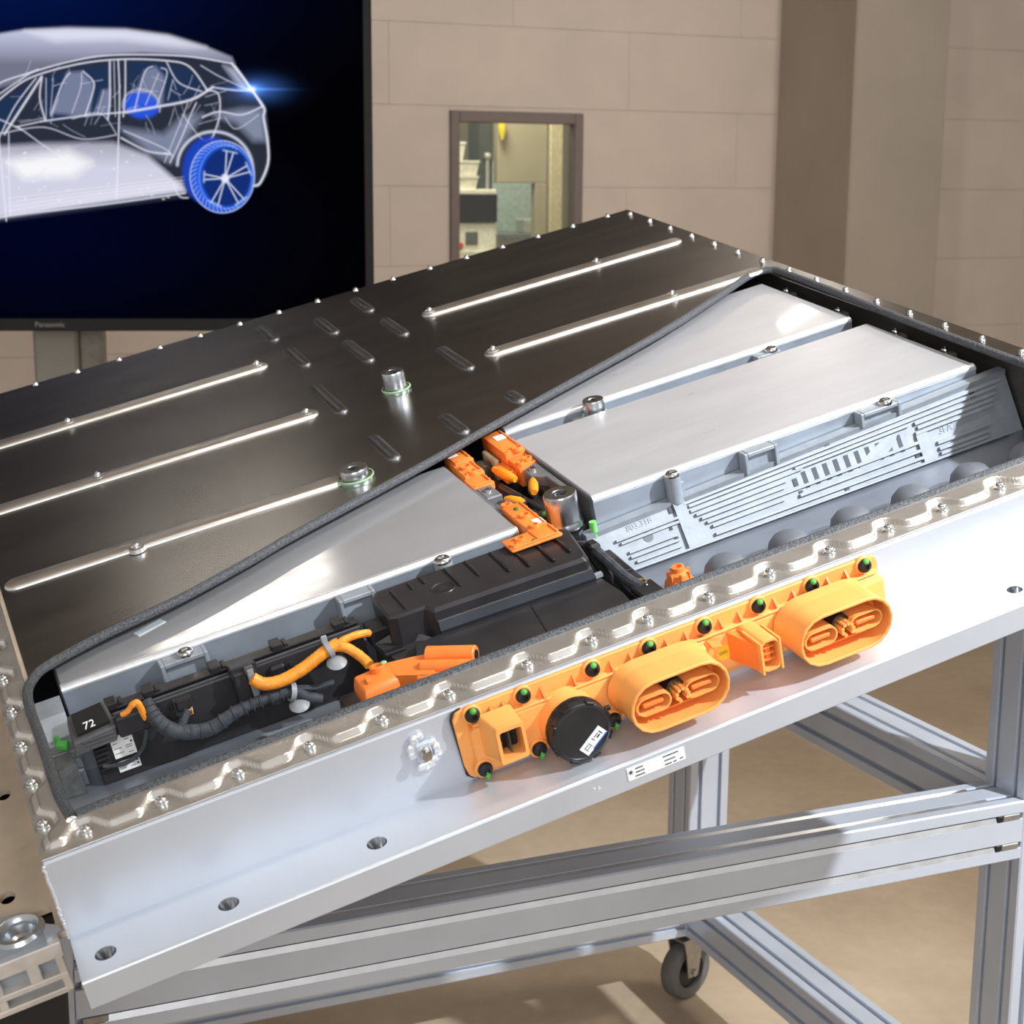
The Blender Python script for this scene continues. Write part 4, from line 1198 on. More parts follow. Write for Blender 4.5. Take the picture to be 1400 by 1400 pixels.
for (a, w) in ((0.55, 1), (2.6, 1)):
    bm = NB(); box(bm, (vc[0] + .033 * math.cos(-.35), VB0 - .0365, vc[1] + .033 * math.sin(.35 if a < 1 else -.35)), (.006, .004, .005), .001); 
    if a < 1: put('cap_tab', bm, BLACK3, vcap)
    else: bm.free()
Rl = Matrix.Rotation(math.radians(-38), 3, 'Y')
lc = Vector((vc[0] + .0085, VB0 - .0449, vc[1] - .0110))
bm = NB(); box(bm, lc, (.0285, .0008, .0125), .0002, Rl); lbl = put('cap_label', bm, WHITE, vcap, label='white rectangular label')
bm = NB()
for (x, zz, w, h_) in ((-.0105, 0, .0006, .006), (-.0075, .002, .004, .0007), (-.0075, -.001, .004, .0007), (-.0045, 0, .0005, .006), (.001, .0015, .0008, .004), (.0055, .002, .0055, .0008), (.0065, -.0007, .0040, .0016), (.0105, 0, .001, .005)):
    box(bm, lc + Rl @ Vector((x, -.0005, zz)), (w, .0004, h_), 0, Rl)
put('print', bm, INK, lbl)
bm = NB(); box(bm, lc + Rl @ Vector((.004, -.0004, -.0056)), (.0195, .0006, .0013), 0, Rl); put('blue_edge', bm, INK_B, lbl)


def hv_socket(cu_, cz_, lb):
    o1 = stadium(cu_, cz_, .0520, .0270); i1 = stadium(cu_, cz_, .0490, .0240)
    bm = NB()
    loft(bm, [[(cu_ + (p[0] - cu_) * 1.04, VB0 - .012, cz_ + (p[1] - cz_) * 1.06) for p in o1], [(p[0], VB0 - .026, p[1]) for p in o1]], False)
    shell(bm, o1, i1, VB0 - .026, VB0 - .0580, VB0 - .030); s = put('oval_socket', bm, ORANGE, cp, True, label=lb, sharp=45)
    bm = NB(); tube(bm, [(p[0], VB0 - .0578, p[1]) for p in stadium(cu_, cz_, .0508, .0258)], .0016, 6, True); put('mouth_rim', bm, ORANGE, s, True)
    for sx in (-1, 1):
        cx1 = cu_ + sx * .0255
        so, si = stadium(cx1, cz_, .0185, .0095, 6), stadium(cx1, cz_, .0168, .0078, 6)
        bm = NB(); shell(bm, so, si, VB0 - .030, VB0 - .0530, VB0 - .032); t = put('contact_shroud', bm, ORANGE, s, True, sharp=45)
    for sx in (-1, 1):
        cx1 = cu_ + sx * .0255
        bm = NB(); bx(bm, cx1 - .0105, cx1 + .0105, VB0 - .052, VB0 - .031, cz_ - .0018, cz_ + .0022, .0006); put('contact_blade', bm, ORANGE_D, s)
    bm = NB(); lathe(bm, [(.0095, .030), (.0095, .046), (.0080, .047), (.0080, .036), (.0003, .036)], (cu_ + .001, VB0, cz_ + .004), (0, -1, 0), 22); put('locking_collar', bm, BLACK3, s, True)
    bm = NB()
    for k in range(9):
        a = 2 * math.pi * k / 9
        if k in (7,): continue
        cyl(bm, (cu_ + .004 + .0062 * math.cos(a), VB0 - .036, cz_ - .001 + .0062 * math.sin(a)), (cu_ + .004 + .0062 * math.cos(a), VB0 - .0545, cz_ - .001 + .0062 * math.sin(a)), .0019, 8)
    put('locking_crown', bm, ORANGE, s, True)
    bm = NB()
    for zz in (-.0155, .0165): bx(bm, cu_ - .034, cu_ + .030, VB0 - .044, VB0 - .030, cz_ + zz - .0009, cz_ + zz + .0009)
    put('guide_rib', bm, ORANGE_D, s)


hv_socket(.5395, -.0375, 'left large oval socket')
hv_socket(.7215, -.0375, 'right large oval socket')
# small D-shaped socket
so, si = rrect(.6400, -.0335, .0098, .0165, .0060), rrect(.6400, -.0335, .0080, .0147, .0048)
bm = NB(); shell(bm, so, si, VB0 - .006, VB0 - .054, VB0 - .030); s = put('small_socket', bm, ORANGE, cp, True, sharp=45)
bm = NB()
for (x, z0, z1) in ((.6300, -.0545, -.0480), (.6505, -.0545, -.0480)): bx(bm, x - .0010, x + .0010, VB0 - .055, VB0 - .02, z0 + .003, -.018)
put('guide_rail', bm, ORANGE, s)
bm = NB(); bx(bm, .6375, .6425, VB0 - .048, VB0 - .03, -.043, -.024, .0008)
for k in range(3): bx(bm, .6345, .6455, VB0 - .050, VB0 - .03, -.0405 + k * .0065, -.0390 + k * .0065)
put('contact_block', bm, ORANGE_D, s)
bm = NB(); loft(bm, [[(.618, VB0 - .008, -.02), (.628, VB0 - .008, -.022), (.628, VB0 - .008, -.055), (.618, VB0 - .008, -.050)], [(.6295, VB0 - .05, -.022), (.6305, VB0 - .05, -.022), (.6305, VB0 - .05, -.050), (.6295, VB0 - .05, -.050)]]); put('socket_web', bm, ORANGE_D, cp)
bm = NB(); lathe(bm, [(.0085, 0), (.0085, .0004), (.0003, .0004)], (.6130, VB0 - .0092, -.0400), (0, -1, 0), 24); ys = put('round_sticker', bm, YELLOW, cp, label='round yellow sticker')
bm = NB()
for k in range(3): tube(bm, [(.6090 + .003 * k + .0012 * math.cos(t_ * math.pi / 4), VB0 - .0098, -.0400 + .0016 * math.sin(t_ * math.pi / 4)) for t_ in range(8)], .0002, 4, True)
put('print', bm, INK, ys)

# ================================================================== black electronics in the left bay
bu = thing('control_unit', 'long black control unit box along the left battery module', 'control unit', (.19, .25, -.1))
BV = lambda z_: .2430 + (z_ + .100) * (.0150 / .066)
FACE_P = [(.284, -.0995), (.2430, -.0995), (.2580, -.0360), (.2605, -.0330), (.2800, -.0300), (.284, -.0330)]
bm = NB(); prism(bm, FACE_P, 'x', .030, .3330, .0010); put('housing', bm, BLACK, bu)
bm = NB(); bx(bm, .058, .3325, .2625, .2790, -.0312, -.0285, .0008); put('rim_strip', bm, BLACK2, bu)
bm = NB(); bx(bm, .0600, .3325, .2583, .2603, -.0345, -.0318, .0006); put('front_ridge', bm, GREYP, bu)
for u in (.062, .101, .1735, .242, .312):
    bm = NB(); bx(bm, u - .006, u + .006, .262, .281, -.0300, -.0225, .001); bx(bm, u + .007, u + .012, .264, .279, -.0300, -.0250, .0008); put('snap_clip', bm, BLACK2, bu)
for (u, z_) in ((.118, -.047), (.2495, -.046), (.318, -.043), (.153, -.088)):
    bm = NB(); lathe(bm, [(.003, 0), (.0022, .0012), (.0003, .0012)], (u, BV(z_) + .0004, z_), (0, -1, .2), 10); put('housing_screw', bm, BLACK3, bu, True)
for k in range(7):
    z_ = -.0505 - k * .0052
    bm = NB(); bx(bm, .0305, .0465 - .0006 * k, BV(z_) - .0045, BV(z_) + .001, z_ - .0011, z_ + .0011, .0004); put('cooling_fin', bm, BLACK2, bu)
bm = NB(); bx(bm, .225, .243, .250, .2595, -.088, -.040, .003); put('ridge_block', bm, BLACK, bu)
nf = Vector((0, -1, .227)).normalized()
RF = Matrix.Rotation(math.radians(-12.8), 3, 'X')


def on_face(bm, u, z_, w, h_, t_, rot=0.0):
    box(bm, Vector((u, BV(z_), z_)) + nf * (t_ * .3), (w, t_, h_), min(w, h_, t_) * .15, RF @ Matrix.Rotation(rot, 3, 'Y'))


bm = NB(); on_face(bm, .0600, -.0660, .0230, .0235, .0012); l1 = put('type_label', bm, WHITE, bu, label='white printed type label')
bm = NB(); on_face(bm, .0600, -.0868, .0230, .0110, .0012); l2 = put('type_label', bm, WHITE, bu, label='small white label strip below')
bm = NB()
random.seed(11)
for (u, z_, w, h_) in ((.0525, -.0585, .002, .0012), (.0645, -.0575, .006, .0008), (.0650, -.0605, .005, .0007), (.0525, -.062, .005, .0006), (.0690, -.0570, .0012, .003), (.0690, -.064, .0020, .0022), (.0540, -.0675, .008, .0006), (.0655, -.0670, .007, .0006), (.0655, -.0690, .007, .0006), (.0545, -.0725, .009, .0006), (.066, -.0745, .005, .0006)):
    box(bm, Vector((u, BV(z_), z_)) + nf * .0011, (w, .0003, h_), 0, RF)
put('print', bm, INK, l1)
bm = NB()
for (u, z_, w, h_) in ((.0535, -.0848, .008, .0006), (.0535, -.0868, .008, .0006), (.0535, -.0888, .006, .0006), (.0640, -.085, .004, .0006), (.0690, -.0845, .002, .0016), (.0690, -.0880, .002, .0020), (.0635, -.089, .005, .0006)):
    box(bm, Vector((u, BV(z_), z_)) + nf * .0011, (w, .0003, h_), 0, RF)
put('print', bm, INK, l2)

pb_ = thing('plug_block', 'angular black plug block with white number at the left corner', 'plug', (.035, .235, -.07))
bm = NB(); loft(bm, [[(.012, .2420, -.046), (.058, .2420, -.046), (.056, .233, -.050), (.012, .233, -.052)], [(.015, .268, -.022), (.056, .268, -.018), (.060, .236, -.034), (.014, .236, -.038)]])
bmesh.ops.bevel(bm, geom=list(bm.edges), offset=.0015, segments=1, profile=.5, affect='EDGES'); put('plug_body', bm, GREYP, pb_)
bm = NB(); loft(bm, [[(.0205, .262, -.0215), (.052, .262, -.019), (.055, .240, -.031), (.0205, .240, -.034)], [(.0205, .262, -.0185), (.052, .262, -.016), (.055, .240, -.028), (.0205, .240, -.031)]]); put('dark_inset', bm, BLACK3, pb_)
bm = NB()
for k in range(3): bx(bm, .022 + .003 * k, .056, .2335 - .0005 * k, .238, -.0405 - .0042 * k, -.0385 - .0042 * k, .0006)
put('latch_rib', bm, GREYP, pb_)
e1 = Vector((1, 0, .07)).normalized(); e2 = Vector((0, .87, .49)).normalized(); e3 = e1.cross(e2)
TM = Matrix(((e1.x, e2.x, e3.x, .0345), (e1.y, e2.y, e3.y, .2435), (e1.z, e2.z, e3.z, -.0268), (0, 0, 0, 1)))
put('number', text_bm('72', .0125, .0004, TM), WHITE, pb_, label='white number 72')
bm = NB(); bx(bm, .0595, .094, .2320, .2424, -.049, -.026, .002); put('side_plug', bm, BLACK2, pb_)
bm = NB(); cyl(bm, (.000, .256, -.050), (.000, .256, -.034), .0030, 10); cyl(bm, (.000, .252, -.042), (.008, .246, -.042), .0052, 12)
tag(put('green_plug', bm, mat('green_plug', (70, 160, 70), 0.35), None, True), 'small translucent green plug beside the black plug block', 'plug').matrix_world = PACK
bm = NB(); loft(bm, [[(-.0130, .2570, -.0994), (.012, .2570, -.0994), (.012, .242, -.0994), (-.011, .245, -.0994)], [(-.012, .2565, -.058), (.008, .2565, -.054), (.010, .246, -.066), (-.008, .249, -.072)]])
k_ = tag(put('corner_bracket', bm, mat('dark_grey_cast', (96, 102, 104), 0.5, 0.2, 0.15, 90, 0.2, 200), None), 'dark grey bracket in the left corner of the tray', 'bracket'); k_.matrix_world = PACK
# plugs standing on the control unit face
t = thing('wire_plug', 'small black open plug with copper wires on the control unit', 'plug', (.130, .24, -.02))
bm = NB(); on_face(bm, .1300, -.0480, .0200, .0190, .0080); put('plug_body', bm, BLACK2, t)
bm = NB(); on_face(bm, .1300, -.0455, .0160, .0125, .0120); put('plug_cavity', bm, BLACK3, t)
bm = NB()
for k in range(3): cyl(bm, Vector((.1335 + .002 * k, BV(-.05) - .006, -.050)), Vector((.1325 + .002 * k, BV(-.055) - .009, -.0565)), .0008, 6)
o_ = put('wires', bm, COPPER, t, True); o_['kind'] = 'stuff'
t = thing('cable_plug', 'black plug with grey front plate feeding the thick orange cable', 'plug', (.2, .24, -.03))
bm = NB(); on_face(bm, .1985, -.0320, .0290, .0140, .0200); put('latch', bm, BLACK2, t)
bm = NB(); on_face(bm, .1930, -.0510, .0160, .0400, .0240); put('plug_body', bm, BLACK, t)
bm = NB(); on_face(bm, .2035, -.0500, .0070, .0410, .0330); put('front_plate', bm, mat('plate_grey', (124, 126, 128), 0.4), t)
bm = NB(); on_face(bm, .2035, -.0310, .0100, .0080, .0270); put('clip', bm, GREYP, t)
# looms and cables
t = thing('black_loom', 'thick black taped wiring loom curving over the control unit', 'cable', (.15, .23, -.06))
LO = [(.0950, .243, -.0215), (.0965, .236, -.0330), (.1005, .230, -.0450), (.1110, .2265, -.0575), (.1270, .2255, -.0650), (.1488, .2250, -.0690), (.1749, .2250, -.0615), (.1961, .2260, -.0590), (.2163, .2260, -.0590), (.2392, .2245, -.0610), (.2520, .2230, -.072), (.266, .221, -.080)]
sp_ = smooth_path(LO, 6)
bm = NB(); tube(bm, sp_, [.0062 + .0024 * math.sin(math.pi * min(1, i / 40)) * (1 if i < 56 else .75) for i in range(len(sp_))], 12, wob=.03); put('sheath', bm, TAPE, t, True)
for i in range(3, len(sp_) - 12, 3):
    d_ = (sp_[i + 1] - sp_[i]).normalized(); bm = NB(); lathe(bm, [(.0084, -.0007), (.0089, 0), (.0084, .0007)], sp_[i], d_ + Vector((random.uniform(-.2, .2), random.uniform(-.2, .2), 0)), 12, False); put('tape_turn', bm, TAPE, t, True)
bm = NB(); tube(bm, smooth_path([(.1320, .236, -.0460), (.1265, .232, -.0500), (.1215, .229, -.0550), (.1150, .2275, -.0600)]), .0044, 10, wob=.03); put('branch', bm, TAPE, t, True)
bm = NB(); tube(bm, smooth_path([(.236, .225, -.058), (.249, .226, -.061), (.263, .225, -.066), (.284, .223, -.0665)]), .0034, 8); put('branch', bm, TAPE, t, True)
t = thing('thin_cable', 'thin black cable from the orange hook down over the white label', 'cable', (.07, .24, -.06))
bm = NB(); tube(bm, smooth_path([(.0870, .241, -.0400), (.0862, .238, -.0520), (.0815, .2375, -.0640), (.0740, .2385, -.0735), (.0640, .2395, -.0795), (.0480, .2400, -.0800), (.034, .241, -.076)]), .0023, 8); put('sheath', bm, TAPE, t, True)
t = thing('orange_hook_cable', 'short bent orange cable beside the white number', 'cable', (.08, .235, -.02))
bm = NB(); tube(bm, smooth_path([(.0675, .2365, -.0255), (.0735, .2345, -.0230), (.0800, .2335, -.0175), (.0855, .2330, -.0160), (.0875, .2330, -.0230), (.0880, .2340, -.0330), (.0880, .236, -.0385)]), [.0030] * 12 + [.0036] * 25, 10, wob=.05); put('sheath', bm, ORANGE_T, t, True)
t = thing('orange_cable', 'thick orange taped cable forking towards the black cover', 'cable', (.26, .22, -.03))
OC = [(.2030, .2270, -.0315), (.2110, .2240, -.0395), (.2200, .2220, -.0420), (.2320, .2215, -.0428), (.2441, .2215, -.0410), (.2580, .2215, -.0375), (.2707, .2215, -.0325), (.2800, .2215, -.0290), (.2886, .2220, -.0265), (.2990, .2225, -.0250)]
sp_ = smooth_path(OC, 6)
bm = NB(); tube(bm, sp_, .0068, 14, wob=.035); put('sheath', bm, ORANGE_T, t, True)
bm = NB(); tube(bm, smooth_path([(.2960, .2225, -.0255), (.3060, .2240, -.0238), (.3178, .2260, -.0242), (.3290, .228, -.0265), (.3345, .230, -.0295)]), .0042, 10, wob=.04); put('branch', bm, ORANGE_T, t, True)
bm = NB(); tube(bm, smooth_path([(.2940, .2220, -.0265), (.3040, .2190, -.0300), (.3110, .2140, -.0360), (.3170, .2060, -.0430), (.3200, .198, -.0480)]), .0056, 12, wob=.04); put('branch', bm, ORANGE_T, t, True)
for k, (c, d_, lb) in enumerate((((.2875, .2220, -.0268), (.9, 0, .22), 'grey clip round the thick orange cable'), ((.2385, .2245, -.0605), (.9, 0, -.35), 'grey clip round the black wiring loom'))):
    t = thing('cable_clip', lb, 'clip', c); d_ = Vector(d_).normalized(); r_ = .0082 if k == 0 else .0092
    bm = NB(); lathe(bm, [(r_, -.0028), (r_ + .0012, -.0028), (r_ + .0012, .0028), (r_, .0028), (r_, -.0028)], c, d_, 20, False); put('band', bm, CLIPG, t, True)
    bm = NB(); box(bm, Vector(c) + Vector((-.002, .004, .0110)), (.0065, .003, .0075), .0008); put('tongue', bm, CLIPG, t)
    bm = NB(); lathe(bm, [(.0095, 0), (.0110, .002), (.0075, .005), (.004, .0065)], Vector(c) + Vector((.003, -.006, -.0165)), (0, -.35, 1), 18); put('foot', bm, CLIPG, t, True)
bm = NB(); prism(bm, [(.1945, .2225), (.2035, .2120), (.2500, .2080), (.2500, .2185), (.215, .2195)], 'z', -.0965, -.0950); tag(put('floor_strip', bm, mat('strip_grey', (150, 164, 168), 0.35, 0.3), None), 'pale grey strip lying on the tray floor by the black loom', 'strip').matrix_world = PACK

# black tiered cover over the distribution box
cv = thing('black_cover', 'large tiered black plastic cover with ribs on its upper deck', 'cover', (.47, .2, -.1))
top = [(.3630, .2900), (.3560, .276), (.3560, .222), (.3650, .2160), (.3960, .2160), (.4030, .2060), (.5790, .2000), (.5850, .206), (.5950, .276), (.590, .2850), (.575, .2900)]
bm = NB()
loft(bm, [[(u - .002 * (1 if u < .47 else -1), v - .005, -.060) for u, v in top], [(u, v, -.0175 - .003 * (1 if v < .215 and u > .4 else 0)) for u, v in top], [(.475 + (u - .475) * .975, .247 + (v - .247) * .93, -.0145 - .002 * (1 if v < .215 and u > .4 else 0)) for u, v in top]])
put('upper_deck', bm, BLACK2, cv, True, sharp=28)
for (u, v0, v1, w) in ((.378, .224, .276, .0010), (.4000, .262, .280, .0013), (.4155, .266, .284, .0016), (.4450, .232, .284, .0016), (.4700, .240, .284, .0016), (.5005, .226, .284, .0018), (.5230, .222, .262, .0018), (.549, .214, .264, .0018), (.5720, .222, .27, .0014)):
    bm = NB(); bx(bm, u - w, u + w, v0, v1, -.0160, -.0122, .0008); put('deck_rib', bm, BLACK, cv)
bm = NB(); lathe(bm, [(.0150, 0), (.0140, .0014), (.0120, .0018), (.0110, .0008), (.0003, .0006)], (.428, .243, -.0152), (0, 0, 1), 26); put('round_emboss', bm, BLACK, cv, True)
bm = NB(); loft(bm, [[(.403, .2035, -.055), (.585, .1975, -.055), (.585, .206, -.055), (.403, .212, -.055)], [(.4035, .1985, -.040), (.585, .1925, -.040), (.585, .206, -.040), (.4035, .212, -.040)], [(.404, .2030, -.031), (.584, .197, -.031), (.584, .205, -.027), (.404, .211, -.027)]]); put('deck_lip', bm, mat('glossy_black', (44, 48, 54), 0.22, 0.0, 0.08, 20), cv, True)
LD = [(.4000, .2030), (.5930, .1960), (.5960, .150), (.5920, .1050), (.5165, .1060), (.5150, .1090), (.4440, .1110), (.4360, .100), (.375, .118), (.36, .16), (.372, .198)]
bm = NB(); prism(bm, LD, 'z', -.0950, -.0440, .0016); put('lower_deck', bm, BLACK2, cv)
for (u0, u1) in ((.447, .511), (.520, .5935)):
    bm = NB(); bx(bm, u0, u1, .1040, .1100, -.0500, -.0385, .0012); put('deck_edge', bm, mat('edge_sheen', (92, 94, 98), 0.25, 0.0, 0.08, 20), cv)  # paler edge colour stands in for the highlight line along the deck
bm = NB(); loft(bm, [[(.492, .112, -.0445), (.494, .112, -.0445), (.506, .190, -.0445), (.504, .190, -.0445)], [(.4925, .112, -.0432), (.4935, .112, -.0432), (.5055, .190, -.0432), (.5045, .190, -.0432)]]); put('deck_seam', bm, BLACK, cv)
bm = NB(); loft(bm, [[(.337, .235, -.075), (.400, .235, -.075), (.400, .186, -.080), (.345, .180, -.080)], [(.338, .232, -.045), (.366, .225, -.034), (.402, .200, -.050), (.352, .186, -.056)]]); put('side_skirt', bm, BLACK2, cv)
bm = NB(); bx(bm, .336, .358, .232, .262, -.052, -.030, .002); bx(bm, .340, .364, .205, .215, -.052, -.047, .001); put('side_clip', bm, BLACK, cv)
bm = NB(); prism(bm, [(.5600, .1945), (.5950, .1965), (.5955, .2035), (.560, .2010)], 'z', -.0435, -.0395); put('pale_strip', bm, mat('strip_grey2', (150, 154, 160), 0.35, 0.2), cv)
# dark box below the orange plug
db = thing('junction_box', 'low dark brown-black box under the flat orange plug', 'box', (.33, .15, -.1))
bm = NB(); loft(bm, [[(.272, .178, -.098), (.347, .178, -.098), (.347, .085, -.098), (.270, .085, -.098)], [(.2755, .174, -.056), (.347, .174, -.056), (.347, .088, -.056), (.2725, .094, -.056)]])
bmesh.ops.bevel(bm, geom=list(bm.edges), offset=.004, segments=2, profile=.5, affect='EDGES'); put('housing', bm, BLACK2, db, True)
# flat orange plug
op = thing('orange_plug', 'flat orange high-voltage plug lying in front of the black cover', 'plug', (.34, .13, -.05))
bm = NB()
loft(bm, [[(.2895, .149, -.053), (.2905, .112, -.053), (.332, .118, -.053), (.334, .152, -.053)], [(.2880, .150, -.040), (.2890, .1110, -.040), (.3340, .118, -.036), (.3350, .154, -.034)], [(.2910, .149, -.0275), (.2925, .1150, -.0290), (.3330, .122, -.0285), (.3330, .152, -.0265)]])
bmesh.ops.bevel(bm, geom=list(bm.edges), offset=.003, segments=2, profile=.5, affect='EDGES'); put('plug_head', bm, ORANGE_D, op, True)
bm = NB(); loft(bm, [[(.328, .119, -.047), (.328, .153, -.047), (.328, .151, -.027), (.328, .121, -.028)], [(.352, .098, -.047), (.356, .142, -.047), (.356, .140, -.025), (.352, .101, -.027)], [(.362, .092, -.047), (.367, .138, -.047), (.367, .136, -.025), (.362, .095, -.027)]]); put('plug_neck', bm, ORANGE_D, op, True, sharp=40)
bm = NB()
d_ = Vector((.045, -.036, 0)).normalized(); n_ = Vector((-d_.y, d_.x, 0))
for (off, zz, rr, L_) in ((.012, -.031, .0100, .052), (-.007, -.034, .0085, .058), (-.020, -.038, .0060, .062)):
    p_ = Vector((.360, .124, zz + .005)) + n_ * off; cyl(bm, p_, p_ + d_ * L_, rr, 14, bev=.001)
put('contact_barrel', bm, ORANGE_D, op, True)
bm = NB(); p_ = Vector((.360, .124, -.026)) + n_ * .012 + d_ * .0515; cyl(bm, p_, p_ + d_ * .0014, .0055, 12); put('barrel_mouth', bm, BLACK3, op)
bm = NB(); p_ = Vector((.36, .112, -.036)) + d_ * .05; bx(bm, .40, .44, .060, .082, -.043, -.036, .002); put('flat_tail', bm, ORANGE_D, op)
bm = NB(); lathe(bm, [(.0085, 0), (.0085, .006), (.0060, .007), (.0055, .003), (.0003, .003)], (.3160, .1440, -.0290), (.05, .1, 1), 18); bx(bm, .298, .303, .124, .134, -.031, -.0245, .0008); put('screw_well', bm, ORANGE_D, op, True)
bm = NB(); ball(bm, (.3240, .1470, -.0235), .0028, (1.4, 1, .8), 8, 6); put('paint_mark', bm, mat('seal_green', (150, 196, 140)), op, True)

# ================================================================== centre channel between left and right modules
def cover_block(lb, parts, wells, greens=(), labels=(), grp='orange contact covers'):
    t = thing('contact_cover', lb, 'cover', (parts[0][0], parts[0][2], -.03), True, grp)
    for (u0, u1, v0, v1, z0, z1) in parts:
        bm = NB(); bx(bm, u0, u1, v0, v1, z0, z1, .0022, 2); put('cover_shell', bm, ORANGE_D, t, True)
    for (u0, u1, v0, v1, z0, z1) in parts:
        for k in range(3):
            vv = v0 + (v1 - v0) * (k + .5) / 3
            bm = NB(); bx(bm, u1 - .0015, u1 + .0012, vv - .003, vv + .003, z1 - .010 if z1 - z0 > .012 else z0, z1 - .0015, .0006); put('snap_rib', bm, ORANGE_D, t)
        bm = NB(); bx(bm, u0 + .003, u1 - .003, v0 + .0015, v0 + .0035, z1 - .0005, z1 + .0022, .0006); put('edge_rib', bm, ORANGE_D, t)
        bm = NB(); bx(bm, u1 - .0045, u1 - .0025, v0 + .004, v1 - .004, z1 - .0005, z1 + .0018, .0006); put('edge_rib', bm, ORANGE_D, t)
    for (u, v, z_, r_) in wells:
        bm = NB(); lathe(bm, [(r_ * 1.15, -.001), (r_ * 1.1, .0035), (r_ * .8, .0038), (r_ * .7, -.0005), (.0003, -.0005)], (u, v, z_), (0, 0, 1), 16); w_ = put('screw_well', bm, ORANGE_D, t, True)
        bm = NB(); cyl(bm, (u, v, z_ - .001), (u, v, z_ + .0004), r_ * .62, 12); put('well_bottom', bm, mat('well_rust', (150, 66, 24), 0.5), w_)
    for (u, v, z_) in greens:
        bm = NB(); ball(bm, (u, v, z_), .0032, (1, 1.5, .6), 8, 6); put('paint_mark', bm, mat('green_dark', (70, 120, 40), 0.5), t, True)
    for (u, v, z_, w, h_) in labels:
        bm = NB(); bx(bm, u - w / 2, u + w / 2, v - h_ / 2, v + h_ / 2, z_, z_ + .0006); put('paper_label', bm, WHITE, t)
    return t


cover_block('L-shaped orange contact cover at the front corner of the left module', [(.5530, .5790, .2920, .374, -.045, -.0075), (.5180, .5560, .258, .2920, -.0119, -.0080), (.5500, .5800, .258, .2940, -.0119, -.0075), (.5560, .5690, .368, .392, -.040, -.0115)],
            [(.5620, .3800, -.0115, .0058), (.5650, .3300, -.0075, .0060), (.5620, .2960, -.0075, .0050), (.5360, .2780, -.0085, .0055), (.5250, .2680, -.0085, .0045)], [(.5650, .3560, -.0072), (.5480, .2640, -.0082)], [(.5720, .3080, -.0076, .012, .014)])
cover_block('orange contact cover at the rear corner of the left module by the trim', [(.5540, .5820, .470, .505, -.045, -.0150), (.5570, .5840, .505, .582, -.045, -.0120), (.5600, .5850, .545, .582, -.045, -.0080)],
            [(.5680, .5290, -.0115, .0066), (.5690, .5080, -.0115, .0050)], (), [(.566, .573, -.0078, .014, .012)])
cover_block('large orange contact cover at the corner of the second right module', [(.6220, .6500, .528, .612, -.045, -.0100), (.6240, .6510, .490, .530, -.045, -.0180), (.6080, .6240, .500, .5445, -.0390, -.0260)],
            [(.6400, .5310, -.0100, .0068), (.6420, .5060, -.0175, .0060), (.6300, .5000, -.0175, .0046)], (), [(.6380, .585, -.0098, .014, .016)])
t = thing('channel_harness', 'dark plastic wiring carrier in the gap between the modules', 'harness', (.60, .45, -.1))
bm = NB(); bx(bm, .5545, .6465, .364, .60, -.0990, -.0600, .002); put('carrier', bm, BLACK3, t)
for (u0, u1, v0, v1, z0, z1) in ((.590, .6070, .470, .535, -.06, -.040), (.585, .640, .395, .432, -.06, -.036), (.590, .612, .366, .390, -.06, -.034), (.628, .646, .40, .46, -.06, -.03), (.587, .60, .545, .59, -.06, -.028)):
    bm = NB(); bx(bm, u0, u1, v0, v1, z0, z1, .003, 2); put('carrier_block', bm, BLACK, t, True)
bm = NB(); lathe(bm, [(.014, 0), (.014, .022), (.011, .027), (.0004, .028)], (.601, .566, -.055), (0, 0, 1), 18); put('dome_plug', bm, mat('dome_brown', (70, 62, 50), 0.3), t, True)
bm = NB(); bx(bm, .612, .618, .545, .59, -.05, -.022, .001); put('pale_tab', bm, mat('pale_tab', (190, 190, 160), 0.5), t)
bm = NB(); ball(bm, (.604, .372, -.033), .004, (1, 1, .8), 8, 6); put('paint_mark', bm, GREEN, t, True)
for (a, b_, r_) in (((.596, .49, -.034), (.612, .385, -.038), .004), ((.60, .42, -.03), (.588, .375, -.04), .0042)):
    bm = NB(); tube(bm, smooth_path([a, ((a[0] + b_[0]) / 2 - .006, (a[1] + b_[1]) / 2, a[2] + .004), b_]), r_, 8); put('wire', bm, BLACK2, t, True)
bm = NB(); bx(bm, .5502, .5553, .376, .469, -.05, -.0155, .001); bx(bm, .5555, .576, .430, .469, -.05, -.0165, .0015); bx(bm, .5555, .576, .394, .408, -.05, -.0165, .0015); put('grey_rail', bm, mat('rail_grey', (142, 142, 146), 0.35, 0.5), t)
bm = NB(); prism(bm, [(.640, .37), (.6472, .37), (.6472, .488), (.645, .488), (.6440, .49), (.6250, .478), (.6240, .455), (.638, .44)], 'z', -.05, -.0170, .001); put('grey_rail', bm, mat('rail_grey', (142, 142, 146)), t)
for (u, v) in ((.566, .452), (.566, .401), (.634, .470), (.630, .388)):
    bm = NB(); lathe(bm, [(.0048, 0), (.0044, .003), (.003, .0036), (.0003, .003)], (u, v, -.0168), (0, 0, 1), 12); put('rail_screw', bm, BOLT, t, True)
for (p_, q_, lb) in (((.5765, .4240, -.0220), (.590, .4000, -.0225), 'small orange lead over the grey rail of the left module'), ((.6240, .4480, -.0200), (.6120, .4180, -.0230), 'small orange lead beside the large shoulder bolt'), ((.6010, .522, -.022), (.6125, .478, -.026), 'orange lead below the large orange contact cover')):
    bm = NB(); a, b_ = Vector(p_), Vector(q_); tube(bm, [a, a.lerp(b_, .3), a.lerp(b_, .75), b_], [.0035, .0062, .0062, .0040], 10)
    tag(put('orange_lead', bm, mat('lead_orange', (252, 150, 34), 0.4), None, True), lb, 'lead', 'orange leads in the channel').matrix_world = PACK
